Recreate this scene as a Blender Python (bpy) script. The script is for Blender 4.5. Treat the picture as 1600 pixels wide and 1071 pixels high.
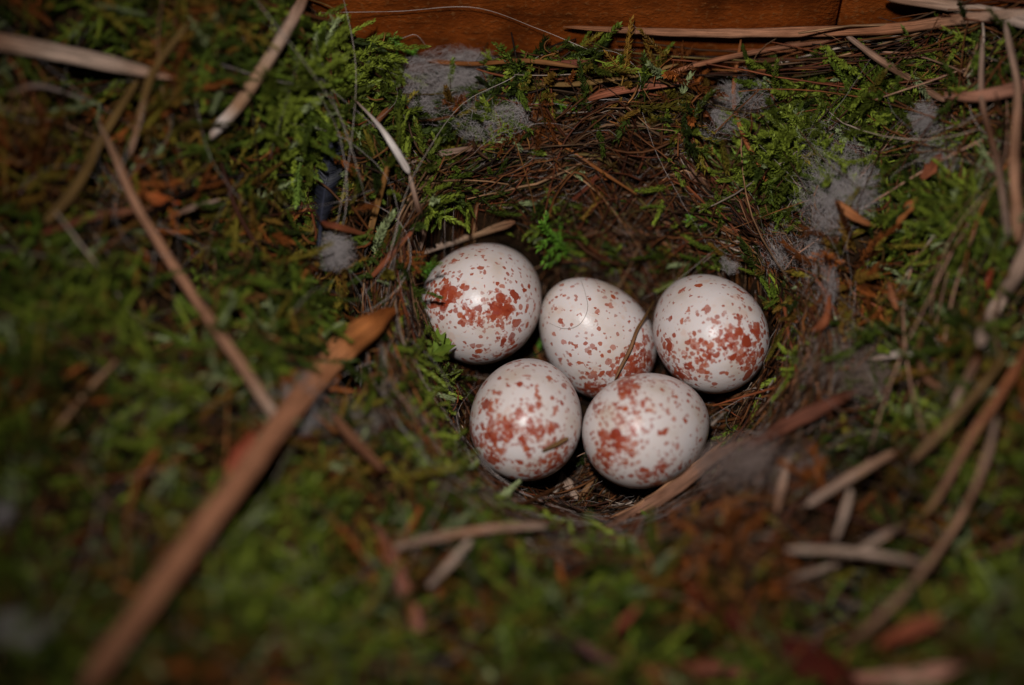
import bpy, math, random
import numpy as np
from mathutils import Vector, Matrix, noise

# ------------------------------------------------------------------ units: millimetres in code, metres in the scene
S = 0.001
MMPX = 114.0 / 1600.0                 # millimetres covered by one photo pixel at the eggs
PITCH = math.radians(62.0)
DIST = 260.0
R_ = np.array([1.0, 0.0, 0.0])                                   # picture right
U_ = np.array([0.0, math.sin(PITCH), math.cos(PITCH)])           # picture up
T_ = np.array([0.0, -math.cos(PITCH), math.sin(PITCH)])          # towards the camera
AX, AY = (800 - 930) * MMPX, -(535.5 - 570) * MMPX
CAM = DIST * T_ + AX * R_ + AY * U_

scene = bpy.context.scene
for o in list(bpy.data.objects):
    bpy.data.objects.remove(o)
C = scene.collection

# ------------------------------------------------------------------ camera
cd = bpy.data.cameras.new('camera'); cam = bpy.data.objects.new('camera', cd); C.objects.link(cam)
cam.matrix_world = Matrix(((R_[0], U_[0], T_[0], CAM[0] * S), (R_[1], U_[1], T_[1], CAM[1] * S),
                           (R_[2], U_[2], T_[2], CAM[2] * S), (0, 0, 0, 1)))
cd.sensor_width = 36.0
cd.lens = 36.0 * DIST / 114.0
cd.clip_start = 0.005; cd.clip_end = 5.0
cd.dof.use_dof = True
cd.dof.focus_distance = (DIST - 2.5) * S
cd.dof.aperture_fstop = 5.9
cd.dof.aperture_blades = 0
scene.camera = cam

# ------------------------------------------------------------------ world: next to nothing, the nest box is dark inside
w = bpy.data.worlds.new('World'); scene.world = w; w.use_nodes = True
w.node_tree.nodes['Background'].inputs[0].default_value = (0.85, 0.92, 1.0, 1)
w.node_tree.nodes['Background'].inputs[1].default_value = 0.006

# ------------------------------------------------------------------ the camera's flash, a little above the lens
ld = bpy.data.lights.new('flash', 'SPOT'); flash = bpy.data.objects.new('flash', ld); C.objects.link(flash)
FL = 262.0 * T_ + 66.0 * U_ - 26.0 * R_
ld.energy = 2.95; ld.color = (1.0, 0.965, 0.945)
ld.shadow_soft_size = 8.0 * S
ld.spot_size = math.radians(41); ld.spot_blend = 1.0
flash.location = Vector(FL * S)
tgt = np.array([2.0, 4.0, 2.0])
flash.rotation_euler = Vector((tgt - FL)).to_track_quat('-Z', 'Y').to_euler()

scene.view_settings.view_transform = 'Standard'
scene.view_settings.look = 'None'
scene.view_settings.exposure = 0.0
scene.view_settings.gamma = 1.0
scene.render.engine = 'CYCLES'
scene.cycles.diffuse_bounces = 1

rng = np.random.default_rng(12)
random.seed(12)

# ================================================================== helpers
def smooth(a, b, x):
    t = np.clip((x - a) / (b - a), 0, 1)
    return t * t * (3 - 2 * t)

CX, CY, RX, RY = 0.4, -1.0, 23.6, 23.8           # the cup
WALL_Y = 33.0

_G = 1.0                                          # noise grid for the heap of nesting material
_gx = np.arange(-110, 111, _G); _gy = np.arange(-100, 61, _G)
def _grid(f): return np.array([[f(x, y) for x in _gx] for y in _gy])
_N1 = _grid(lambda x, y: noise.noise(Vector((x / 17, y / 17, 3.1))))
_N2 = _grid(lambda x, y: noise.noise(Vector((x / 6.0, y / 6.0, 7.7))))
_N3 = _grid(lambda x, y: noise.noise(Vector((x / 11.0, y / 11.0, 17.7))))
_N4 = _grid(lambda x, y: noise.noise(Vector((x / 4.0, y / 4.0, 27.7))))
def samp(N, x, y):
    fx = np.clip((np.asarray(x, float) - _gx[0]) / _G, 0, len(_gx) - 1.001)
    fy = np.clip((np.asarray(y, float) - _gy[0]) / _G, 0, len(_gy) - 1.001)
    i = fx.astype(int); j = fy.astype(int); a = fx - i; b = fy - j
    return (N[j, i] * (1 - a) * (1 - b) + N[j, i + 1] * a * (1 - b) + N[j + 1, i] * (1 - a) * b + N[j + 1, i + 1] * a * b)

def cup_t(x, y):
    return np.sqrt(((x - CX) / RX) ** 2 + ((y - CY) / np.where(np.asarray(y) < CY, RY + 1.8, RY)) ** 2)

PITS = [(14.5, 19.5, 4.6), (19.5, 15.0, 4.4), (21.5, 9.0, 3.2), (6.0, 21.0, 3.2), (-55, 22, 5), (-44, 3, 4), (-40, -20, 5), (-22, -22, 4), (52, 24, 5), (-30, 14, 4), (-26, 3, 3), (-16, -38, 5), (40, -28, 5), (-50, -34, 6), (34, 6, 3), (10, -40, 4)]
def pit(x, y, t):
    """hollows between the clumps"""
    k = 0.75 * smooth(0.16, 0.42, samp(_N2, x * 0.8 + 31, y * 0.8 - 17)) * smooth(1.0, 1.15, t)
    for a, b, r in PITS: k = np.maximum(k, np.exp(-((x - a) ** 2 + (y - b) ** 2) / r ** 2))
    return k

def H(x, y):
    """height of the matted nesting material"""
    x = np.asarray(x, float); y = np.asarray(y, float)
    t = cup_t(x, y)
    n1, n2 = samp(_N1, x, y), samp(_N2, x, y)
    rim = 10.5 + 2.0 * smooth(10, 30, y) - 4.0 * smooth(-8, -22, y) * smooth(-22, -8, x)
    out = 10.5 + 9.5 * smooth(-22, -46, x) + 6.0 * smooth(24, 46, x) + 9.0 * smooth(8, 30, y) * smooth(-20, -42, x) \
        + 3.0 * smooth(10, 30, y) + 3.0 * smooth(-24, -40, y) + 3.0 * smooth(8, 30, y) * smooth(30, 50, x)
    k = smooth(0.48, 1.02, t)
    z = -7.6 + (rim + 7.6) * k
    z = z + (out - rim) * smooth(0.95, 1.35, t)
    z = z + (n1 * 4.6 + n2 * 2.6) * smooth(0.75, 1.2, t) + n2 * 0.9 * smooth(0.5, 0.8, t)
    z = z - 5.5 * pit(x, y, t)
    for c, r in HOLLOWS:                                   # the lining is pressed in where an egg lies
        d2 = (x - c[0]) ** 2 + (y - c[1]) ** 2
        z = np.where(d2 < r * r, np.minimum(z, c[2] - np.sqrt(np.maximum(r * r - d2, 0))), z)
    return z
HOLLOWS = []

def Hs(x, y): return float(H(x, y))

def on_surface(px, py, lift=0.0):
    """point of the nest material seen at a place of the photograph, raised by lift (mm)"""
    d = -DIST * T_ + (px - 800) * MMPX * R_ - (py - 535.5) * MMPX * U_
    d = d / np.linalg.norm(d)
    s = np.arange(170.0, 330.0, 0.5)
    p = CAM[None] + d[None] * s[:, None]
    below = (p[:, 2] < H(p[:, 0], p[:, 1]) + lift) | (p[:, 1] > WALL_Y - 0.8)
    i = int(np.argmax(below)) if below.any() else len(s) - 1
    return p[i]

def to_px(p):
    """photo pixel of a point in mm (n,3)"""
    q = p - CAM[None]
    a, b, c = q @ R_, q @ U_, -(q @ T_)
    return np.stack([800 + a / c * DIST / MMPX, 535.5 - b / c * DIST / MMPX], 1)

def link(name, mesh, mat, parent=None):
    o = bpy.data.objects.new(name, mesh); C.objects.link(o)
    if mat: mesh.materials.append(mat)
    if parent: o.parent = parent
    return o

def tag(o, label=None, cat=None, group=None, kind=None):
    if label: o['label'] = label
    if cat: o['category'] = cat
    if group: o['group'] = group
    if kind: o['kind'] = kind
    return o

def mesh_np(name, V, F, col=None, uv=None, smooth_=True):
    """V (n,3) mm, F (m,k) with k = 3 or 4"""
    me = bpy.data.meshes.new(name)
    n, (m, k) = len(V), F.shape
    me.vertices.add(n); me.vertices.foreach_set('co', (np.asarray(V) * S).astype(np.float32).ravel())
    me.loops.add(m * k); me.loops.foreach_set('vertex_index', F.astype(np.int32).ravel())
    me.polygons.add(m)
    me.polygons.foreach_set('loop_start', np.arange(0, m * k, k, dtype=np.int32))
    me.polygons.foreach_set('loop_total', np.full(m, k, dtype=np.int32))
    if smooth_: me.polygons.foreach_set('use_smooth', np.ones(m, dtype=bool))
    if col is not None:
        a = me.attributes.new('col', 'FLOAT_COLOR', 'POINT')
        cc = np.ones((n, 4), np.float32); cc[:, :3] = col
        a.data.foreach_set('color', cc.ravel())
    if uv is not None:
        a = me.attributes.new('along', 'FLOAT_VECTOR', 'POINT')
        a.data.foreach_set('vector', np.asarray(uv, np.float32).ravel())
    me.update(); me.validate()
    return me

def norm(v): return v / np.maximum(np.linalg.norm(v, axis=-1, keepdims=True), 1e-9)

def tube_batch(P, Wd, Th=None, sides=4, up=None, col=None, twist=None):
    """P (N,K,3) paths, Wd (N,K) half widths, Th half thicknesses -> V, quads, colours, along"""
    N, K, _ = P.shape
    if Th is None: Th = Wd
    tan = np.empty_like(P); tan[:, 1:-1] = P[:, 2:] - P[:, :-2]; tan[:, 0] = P[:, 1] - P[:, 0]; tan[:, -1] = P[:, -1] - P[:, -2]
    tan = norm(tan)
    if up is None: up = rng.normal(size=(N, 1, 3))
    up = np.broadcast_to(up, P.shape)
    a = norm(np.cross(tan, up)); b = np.cross(a, tan)
    if twist is not None:
        ct, st = np.cos(twist)[..., None], np.sin(twist)[..., None]
        a, b = a * ct + b * st, b * ct - a * st
    ang = np.arange(sides) / sides * 2 * np.pi
    V = P[:, :, None] + a[:, :, None] * (np.cos(ang)[None, None, :, None] * Wd[:, :, None, None]) \
        + b[:, :, None] * (np.sin(ang)[None, None, :, None] * Th[:, :, None, None])
    V = V.reshape(-1, 3)
    i, k, s = np.meshgrid(np.arange(N), np.arange(K - 1), np.arange(sides), indexing='ij')
    s2 = (s + 1) % sides; base = i * K * sides
    F = np.stack([base + k * sides + s, base + k * sides + s2, base + (k + 1) * sides + s2, base + (k + 1) * sides + s], -1).reshape(-1, 4)
    cc = None
    if col is not None:
        cc = np.repeat(col, K * sides, axis=0) if col.ndim == 2 else np.repeat(col.reshape(-1, 3), sides, axis=0)
    seg = np.linalg.norm(np.diff(P, axis=1), axis=2); al = np.concatenate([np.zeros((N, 1)), np.cumsum(seg, 1)], 1)
    uv = np.zeros((N, K, sides, 3)); uv[..., 0] = al[:, :, None]
    uv[..., 1] = (np.cos(ang) * 0.5)[None, None] * np.max(Wd, axis=1)[:, None, None] * 2
    uv[..., 2] = rng.uniform(0, 50, (N, 1, 1)) + (np.sin(ang) * 0.15)[None, None]
    return V, F, cc, uv.reshape(-1, 3)

def spline(pts, n):
    """Catmull-Rom through pts (rows of any width), n samples"""
    p = np.asarray(pts, float)
    if len(p) == 2: p = np.array([p[0], (p[0] + p[1]) / 2, p[1]])
    q = np.vstack([2 * p[0] - p[1], p, 2 * p[-1] - p[-2]])
    out = []
    for u in np.linspace(0, len(p) - 1 - 1e-6, n):
        i = int(u); f = u - i
        a, b, c, d = q[i], q[i + 1], q[i + 2], q[i + 3]
        out.append(0.5 * (2 * b + (c - a) * f + (2 * a - 5 * b + 4 * c - d) * f * f + (3 * b - a - 3 * c + d) * f ** 3))
    return np.array(out)

# ================================================================== materials
def new_mat(name):
    m = bpy.data.materials.new(name); m.use_nodes = True
    nt = m.node_tree; b = nt.nodes['Principled BSDF']
    return m, nt, b
def nd(nt, t, **kw):
    n = nt.nodes.new(t)
    for k, v in kw.items(): setattr(n, k, v)
    return n
def mathn(nt, op, a, b=None, c=None, clamp=False):
    n = nd(nt, 'ShaderNodeMath', operation=op, use_clamp=clamp)
    for i, v in enumerate((a, b, c)):
        if v is None: continue
        if isinstance(v, (int, float)): n.inputs[i].default_value = v
        else: nt.links.new(v, n.inputs[i])
    return n.outputs[0]
def mixc(nt, f, a, b, mode='MIX'):
    n = nd(nt, 'ShaderNodeMix', data_type='RGBA', blend_type=mode)
    for sock, v in ((n.inputs[0], f), (n.inputs[6], a), (n.inputs[7], b)):
        if isinstance(v, (int, float)): sock.default_value = v
        elif isinstance(v, tuple): sock.default_value = (*v, 1)
        else: nt.links.new(v, sock)
    return n.outputs[2]
def ramp(nt, v, stops):
    n = nd(nt, 'ShaderNodeValToRGB'); e = n.color_ramp.elements
    while len(e) < len(stops): e.new(0.5)
    for el, (p, c) in zip(e, stops): el.position = p; el.color = (*c, 1) if isinstance(c, tuple) else (c, c, c, 1)
    nt.links.new(v, n.inputs[0]); return n.outputs[0]
def attr(nt, name, out='Color'):
    n = nd(nt, 'ShaderNodeAttribute', attribute_name=name); return n.outputs[out]
def noisen(nt, vec, scale, detail=2, rough=0.5, out='Fac'):
    n = nd(nt, 'ShaderNodeTexNoise'); n.inputs['Scale'].default_value = scale
    n.inputs['Detail'].default_value = detail; n.inputs['Roughness'].default_value = rough
    if vec is not None: nt.links.new(vec, n.inputs['Vector'])
    return n.outputs[out]

def mat_moss():
    m, nt, b = new_mat('moss_leaf')
    col = attr(nt, 'col')
    geo = nd(nt, 'ShaderNodeNewGeometry').outputs['Position']
    n = noisen(nt, geo, 900, 2)
    c = mixc(nt, 1.0, col, ramp(nt, n, [(0.3, 0.75), (0.7, 1.25)]), 'MULTIPLY')
    nt.links.new(c, b.inputs['Base Color'])
    b.inputs['Roughness'].default_value = 0.5
    b.inputs['Specular IOR Level'].default_value = 0.16
    tr = nd(nt, 'ShaderNodeBsdfTranslucent'); nt.links.new(c, tr.inputs[0])
    mx = nd(nt, 'ShaderNodeMixShader'); mx.inputs[0].default_value = 0.22
    nt.links.new(b.outputs[0], mx.inputs[1]); nt.links.new(tr.outputs[0], mx.inputs[2])
    nt.links.new(mx.outputs[0], nt.nodes['Material Output'].inputs[0])
    return m

def mat_fibre(name, rough=0.6, streak=1.0, spec=0.14):
    m, nt, b = new_mat(name)
    col = attr(nt, 'col'); al = attr(nt, 'along', 'Vector')
    mp = nd(nt, 'ShaderNodeMapping'); mp.inputs['Scale'].default_value = (0.22, 7.0, 1.0); nt.links.new(al, mp.inputs[0])
    n = noisen(nt, mp.outputs[0], 1.0, 4, 0.6)
    mp2 = nd(nt, 'ShaderNodeMapping'); mp2.inputs['Scale'].default_value = (0.35, 0.5, 1.0); nt.links.new(al, mp2.inputs[0])
    n2 = noisen(nt, mp2.outputs[0], 1.0, 3, 0.6)
    s = 0.55 * streak
    c = mixc(nt, 1.0, col, ramp(nt, n, [(0.36, 1 - s), (0.5, 1.0), (0.64, 1 + s)]), 'MULTIPLY')
    c = mixc(nt, 1.0, c, ramp(nt, n2, [(0.3, (0.78, 0.72, 0.68)), (0.5, (1.0, 1.0, 1.0)), (0.7, (1.15, 1.12, 1.12))]), 'MULTIPLY')
    nt.links.new(c, b.inputs['Base Color'])
    b.inputs['Roughness'].default_value = rough; b.inputs['Specular IOR Level'].default_value = spec
    bp = nd(nt, 'ShaderNodeBump'); bp.inputs['Strength'].default_value = 0.6 * streak; bp.inputs['Distance'].default_value = 0.00012
    nt.links.new(n, bp.inputs['Height']); nt.links.new(bp.outputs[0], b.inputs['Normal'])
    return m

def mat_down(name, c=(0.60, 0.54, 0.52)):
    m, nt, b = new_mat(name)
    b.inputs['Base Color'].default_value = (*c, 1); b.inputs['Roughness'].default_value = 0.55
    b.inputs['Specular IOR Level'].default_value = 0.3
    tr = nd(nt, 'ShaderNodeBsdfTranslucent'); tr.inputs[0].default_value = (*c, 1)
    mx = nd(nt, 'ShaderNodeMixShader'); mx.inputs[0].default_value = 0.5
    nt.links.new(b.outputs[0], mx.inputs[1]); nt.links.new(tr.outputs[0], mx.inputs[2])
    nt.links.new(mx.outputs[0], nt.nodes['Material Output'].inputs[0])
    return m

def mat_humus():
    m, nt, b = new_mat('matted_humus')
    tc = nd(nt, 'ShaderNodeTexCoord').outputs['Object']
    n = noisen(nt, tc, 350, 5, 0.65)
    nt.links.new(ramp(nt, n, [(0.3, (0.006, 0.004, 0.002)), (0.55, (0.018, 0.009, 0.004)), (0.8, (0.028, 0.020, 0.007))]), b.inputs['Base Color'])
    b.inputs['Roughness'].default_value = 0.95; b.inputs['Specular IOR Level'].default_value = 0.05
    bp = nd(nt, 'ShaderNodeBump'); bp.inputs['Strength'].default_value = 1.0; bp.inputs['Distance'].default_value = 0.0008
    nt.links.new(n, bp.inputs['Height']); nt.links.new(bp.outputs[0], b.inputs['Normal'])
    return m

def mat_wood():
    m, nt, b = new_mat('nest_box_wood')
    tc = nd(nt, 'ShaderNodeTexCoord').outputs['Object']
    mp = nd(nt, 'ShaderNodeMapping'); mp.inputs['Scale'].default_value = (90, 500, 420); nt.links.new(tc, mp.inputs[0])
    n = noisen(nt, mp.outputs[0], 1.0, 4, 0.55)
    n2 = noisen(nt, tc, 140, 4, 0.6)
    n3 = noisen(nt, tc, 1500, 3, 0.6)
    c = ramp(nt, n, [(0.25, (0.150, 0.030, 0.004)), (0.55, (0.205, 0.045, 0.006)), (0.8, (0.25, 0.060, 0.010))])
    c = mixc(nt, 1.0, c, ramp(nt, n2, [(0.35, 0.42), (0.6, 1.12)]), 'MULTIPLY')
    c = mixc(nt, ramp(nt, n3, [(0.56, 0.0), (0.70, 0.6)]), c, (0.26, 0.11, 0.035))
    nt.links.new(c, b.inputs['Base Color']); b.inputs['Roughness'].default_value = 0.75
    b.inputs['Specular IOR Level'].default_value = 0.05
    bp = nd(nt, 'ShaderNodeBump'); bp.inputs['Strength'].default_value = 0.6; bp.inputs['Distance'].default_value = 0.0003
    nt.links.new(mathn(nt, 'ADD', n, n3), bp.inputs['Height']); nt.links.new(bp.outputs[0], b.inputs['Normal'])
    return m

def mat_egg(seed, amount):
    m, nt, b = new_mat('speckled_eggshell')
    tc = nd(nt, 'ShaderNodeTexCoord').outputs['Object']
    mp = nd(nt, 'ShaderNodeMapping'); mp.inputs['Location'].default_value = (seed * 0.137, seed * 0.071, -seed * 0.113)
    nt.links.new(tc, mp.inputs[0]); pos = mp.outputs[0]
    blot = attr(nt, 'blotch', 'Fac')
    dens = mathn(nt, 'MULTIPLY_ADD', blot, 0.70, mathn(nt, 'MULTIPLY', attr(nt, 'density', 'Fac'), 1.75))
    # wobbly edges
    wob = noisen(nt, pos, 1400, 2, 0.6, 'Color')
    sb = nd(nt, 'ShaderNodeVectorMath', operation='SUBTRACT'); nt.links.new(wob, sb.inputs[0]); sb.inputs[1].default_value = (0.5, 0.5, 0.5)
    sc = nd(nt, 'ShaderNodeVectorMath', operation='SCALE'); nt.links.new(sb.outputs[0], sc.inputs[0]); sc.inputs['Scale'].default_value = 0.00042
    ad = nd(nt, 'ShaderNodeVectorMath', operation='ADD'); nt.links.new(pos, ad.inputs[0]); nt.links.new(sc.outputs[0], ad.inputs[1])
    wp = ad.outputs[0]
    def spots(cell, R, p0, p1, soft, shift=0.0):
        v = nd(nt, 'ShaderNodeTexVoronoi', feature='F1', voronoi_dimensions='3D'); v.inputs['Scale'].default_value = 1000.0 / cell
        sh = nd(nt, 'ShaderNodeVectorMath', operation='ADD'); nt.links.new(wp, sh.inputs[0]); sh.inputs[1].default_value = (shift, shift * .7, -shift * .4)
        nt.links.new(sh.outputs[0], v.inputs['Vector'])
        sep = nd(nt, 'ShaderNodeSeparateColor'); nt.links.new(v.outputs['Color'], sep.inputs[0])
        p = mathn(nt, 'MAXIMUM', mathn(nt, 'MULTIPLY_ADD', dens, p1, p0), 0.001)
        rad = mathn(nt, 'MULTIPLY', mathn(nt, 'SQRT', mathn(nt, 'SUBTRACT', 1.0, mathn(nt, 'DIVIDE', sep.outputs[0], p), clamp=True)), R)
        d = mathn(nt, 'SUBTRACT', rad, v.outputs['Distance'])
        return mathn(nt, 'MULTIPLY', d, 1.0 / soft, clamp=True), sep.outputs[1], sep.outputs[2]
    big, bh, bs = spots(1.25, 0.70, 0.0, 0.85, 0.05)
    mid, mh, ms = spots(0.62, 0.86, 0.10, 1.15, 0.07)
    fin, fh, fs = spots(0.36, 0.90, 0.14, 0.85, 0.11)
    md2, nh, ns = spots(0.54, 0.88, 0.02, 0.95, 0.08, 0.31)
    und, uh, us = spots(1.0, 0.80, 0.05, 1.0, 0.22)
    bn = noisen(nt, pos, 1500, 3, 0.6)
    bf = mathn(nt, 'ADD', blot, mathn(nt, 'MULTIPLY_ADD', bn, 4.0, -2.0))
    blo = mathn(nt, 'MULTIPLY', mathn(nt, 'SUBTRACT', bf, 0.80), 5.0, clamp=True)
    shade = ramp(nt, noisen(nt, pos, 900, 2), [(0.35, (0.190, 0.024, 0.010)), (0.52, (0.285, 0.046, 0.018)), (0.68, (0.25, 0.046, 0.032))])
    shell_n = noisen(nt, pos, 220, 3)
    shell = ramp(nt, shell_n, [(0.28, (0.47, 0.385, 0.325)), (0.46, (0.555, 0.485, 0.455)), (0.75, (0.585, 0.53, 0.52))])
    fspeck = noisen(nt, pos, 2600, 2)
    shell = mixc(nt, ramp(nt, fspeck, [(0.60, 0.0), (0.72, 0.35)]), shell, (0.62, 0.42, 0.30))
    shell = mixc(nt, mathn(nt, 'MULTIPLY', und, 0.32), shell, (0.50, 0.28, 0.19))
    c = mixc(nt, mathn(nt, 'MULTIPLY', fin, mathn(nt, 'MULTIPLY_ADD', fh, 0.5, 0.45)), shell, (0.27, 0.052, 0.018))
    c = mixc(nt, mathn(nt, 'MULTIPLY', md2, mathn(nt, 'MULTIPLY_ADD', nh, 0.45, 0.50)), c, mixc(nt, ns, (0.25, 0.040, 0.014), (0.36, 0.075, 0.040)))
    c = mixc(nt, mathn(nt, 'MULTIPLY', mid, mathn(nt, 'MULTIPLY_ADD', mh, 0.30, 0.70)), c, mixc(nt, ms, (0.245, 0.034, 0.012), (0.35, 0.080, 0.030)))
    c = mixc(nt, mathn(nt, 'MULTIPLY', big, mathn(nt, 'MULTIPLY_ADD', bh, 0.25, 0.75)), c, mixc(nt, bs, (0.205, 0.026, 0.010), (0.31, 0.060, 0.024)))
    c = mixc(nt, mathn(nt, 'MULTIPLY', blo, mathn(nt, 'MULTIPLY_ADD', bn, 0.7, 0.55, clamp=True)), c, shade)
    nt.links.new(c, b.inputs['Base Color'])
    b.inputs['Roughness'].default_value = 0.34
    b.inputs['Specular IOR Level'].default_value = 0.28
    b.inputs['Subsurface Weight'].default_value = 0.08
    b.inputs['Subsurface Radius'].default_value = (0.0012, 0.0006, 0.0004)
    b.inputs['Subsurface Scale'].default_value = 1.0
    bp = nd(nt, 'ShaderNodeBump'); bp.inputs['Strength'].default_value = 0.35; bp.inputs['Distance'].default_value = 0.00006
    nt.links.new(noisen(nt, pos, 3500, 2), bp.inputs['Height']); nt.links.new(bp.outputs[0], b.inputs['Normal'])
    return m

M_MOSS = mat_moss()
M_FIB = mat_fibre('dry_fibre')
M_STRAW = mat_fibre('dry_straw', 0.75, 0.9, 0.08)
M_HAIR = mat_fibre('animal_hair', 0.4, 0.3, 0.35)
M_DOWN = mat_down('down_wool')
M_HUM = mat_humus()
M_WOOD = mat_wood()

# ================================================================== wall of the nest box (two boards)
wall = bpy.data.objects.new('wall', None); C.objects.link(wall); wall.location = (0, WALL_Y * S, 0); wall['kind'] = 'structure'
def board(x0, x1, dy):
    nx, nz = 40, 24
    V = []; 
    x = np.linspace(x0, x1, nx); z = np.linspace(-25, 75, nz)
    X, Z = np.meshgrid(x, z, indexing='ij')
    Y = np.array([[0.06 * noise.noise(Vector((a / 12, 5.0, b / 7))) for b in z] for a in x]) + dy
    Vf = np.stack([X, Y, Z], -1).reshape(-1, 3); Vb = Vf.copy(); Vb[:, 1] = 14.0
    i, j = np.meshgrid(np.arange(nx - 1), np.arange(nz - 1), indexing='ij'); a = i * nz + j
    F = np.stack([a, a + nz, a + nz + 1, a + 1], -1).reshape(-1, 4); n = nx * nz
    Fb = F[:, ::-1] + n
    e = []
    def strip(idx):
        for p, q in zip(idx[:-1], idx[1:]): e.append((q, p, p + n, q + n))
    strip(list(range(0, nx * nz, nz))); strip(list(range(nz - 1, nx * nz, nz))[::-1])
    strip(list(range(nz))[::-1]); strip(list(range((nx - 1) * nz, nx * nz)))
    return link('board', mesh_np('board', np.vstack([Vf, Vb]), np.vstack([F, Fb, np.array(e)])), M_WOOD, wall)
board(-120, 26.6, 0.0); board(26.9, 125, 0.9)

# ================================================================== eggs
# centre pixel, z of centre, big end direction in (right, up, towards), length, width
EGGS = [
    dict(c=(756, 471), z=0.6, ax=(-0.42, -0.42, 0.80), L=15.9, W=13.3, seed=1, base=0.50,
         label='egg lying under a pale straw, rust blotches banded across its middle',
         blot=[(697, 462, 22, 1.0), (725, 483, 17, .8), (742, 497, 16, .8), (783, 482, 24, 1.1), (778, 497, 14, .6), (715, 450, 12, .5), (760, 560, 16, .5), (785, 525, 14, .5), (680, 480, 12, .6), (790, 545, 14, .5)],
         den=[(720, 480, 60, .4), (790, 500, 60, .3), (750, 550, 60, .3), (780, 400, 50, -.12)]),
    dict(c=(931, 527), z=-2.0, ax=(0.52, -0.62, -0.35), L=15.5, W=12.2, seed=2, base=0.14,
         label='sparsely speckled egg in the middle of the clutch with a straw across it',
         blot=[(990, 575, 26, 1.0), (1010, 560, 16, .9), (965, 580, 14, .5), (925, 612, 22, .9), (1000, 545, 14, .5)],
         den=[(985, 570, 40, .5), (920, 600, 40, .4), (900, 450, 50, .10), (880, 560, 25, .1)]),
    dict(c=(1107, 518), z=1.1, ax=(0.36, -0.56, 0.74), L=15.3, W=12.5, seed=3, base=0.28,
         label='egg with crimson-brown freckles crowding one side, beside grey down wisps',
         blot=[(1100, 552, 22, .9), (1135, 533, 20, .9), (1155, 522, 18, .7), (1075, 575, 18, .8), (1045, 550, 12, .6), (1170, 560, 22, .9), (1060, 590, 18, .7), (1120, 510, 12, .5), (1085, 545, 14, .6), (1182, 520, 14, .8), (1150, 550, 14, .6)],
         den=[(1145, 550, 65, .6), (1070, 575, 50, .55), (1060, 465, 40, -.08)]),
    dict(c=(823, 652), z=0.2, ax=(-0.10, -0.60, 0.78), L=15.2, W=12.4, seed=4, base=0.10,
         label='egg with plain cream end above and crowded rusty blotches below, short straw stuck on',
         blot=[(795, 672, 20, .9), (770, 680, 18, .9), (832, 632, 12, .6), (845, 675, 20, .9), (862, 690, 18, .7), (815, 685, 16, .8), (808, 640, 12, .6), (765, 638, 14, .7), (772, 710, 16, .8), (745, 690, 14, .7), (868, 715, 18, .8), (835, 735, 16, .7), (830, 682, 14, .6), (880, 700, 14, .6)],
         den=[(810, 690, 62, .6), (860, 705, 55, .6), (770, 705, 50, .55), (830, 580, 45, -.10)]),
    dict(c=(1013, 671), z=0.5, ax=(-0.72, -0.20, 0.66), L=15.5, W=12.6, seed=5, base=0.28,
         label='egg half tucked under a brown bark strip with dark blotches massed at one end',
         blot=[(960, 690, 22, 1.1), (975, 690, 14, .8), (982, 605, 18, .9), (990, 668, 17, .8), (970, 655, 14, .7), (990, 640, 12, .6), (1005, 630, 12, .5), (950, 715, 20, .9), (970, 715, 18, .7), (945, 690, 14, .6), (1040, 722, 12, .5), (1030, 740, 14, .6), (1005, 743, 12, .6), (940, 640, 12, .5)],
         den=[(955, 690, 60, .65), (985, 620, 50, .5), (1030, 735, 45, .4), (1065, 690, 40, -.10)]),
]
def egg_frame(e):
    c = (e['c'][0] - 930) * MMPX * R_ - (e['c'][1] - 570) * MMPX * U_
    # slide along the line of sight to the wanted height
    ray = norm(c - CAM); c = c + ray * ((e['z'] - c[2]) / ray[2])
    zax = norm(e['ax'][0] * R_ + e['ax'][1] * U_ + e['ax'][2] * T_)
    xax = norm(np.cross(np.array([0.3, 0.5, 0.8]), zax)); yax = np.cross(zax, xax)
    return c, np.stack([xax, yax, zax])          # rows: local axes in world
for e in EGGS:
    e['pos'], e['rot'] = egg_frame(e)
    HOLLOWS.append((e['pos'], e['W'] / 2 + 1.1))
KE = 0.11
def egg_val(P, e, grow=0.0):
    """< 1 inside the egg (grown by mm)"""
    q = (P - e['pos']) @ e['rot'].T
    a = e['L'] / 2 + grow; b = e['W'] / 2 + grow
    cz = np.clip(q[..., 2] / a, -1, 1)
    return (q[..., 2] / a) ** 2 + (q[..., 0] ** 2 + q[..., 1] ** 2) / (b * (1 + KE * cz) / (1 + KE * 0.1)) ** 2
def hits_eggs(P, grow):
    m = np.zeros(P.shape[:-1], bool)
    for e in EGGS: m |= egg_val(P, e, grow) < 1
    return m

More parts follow.
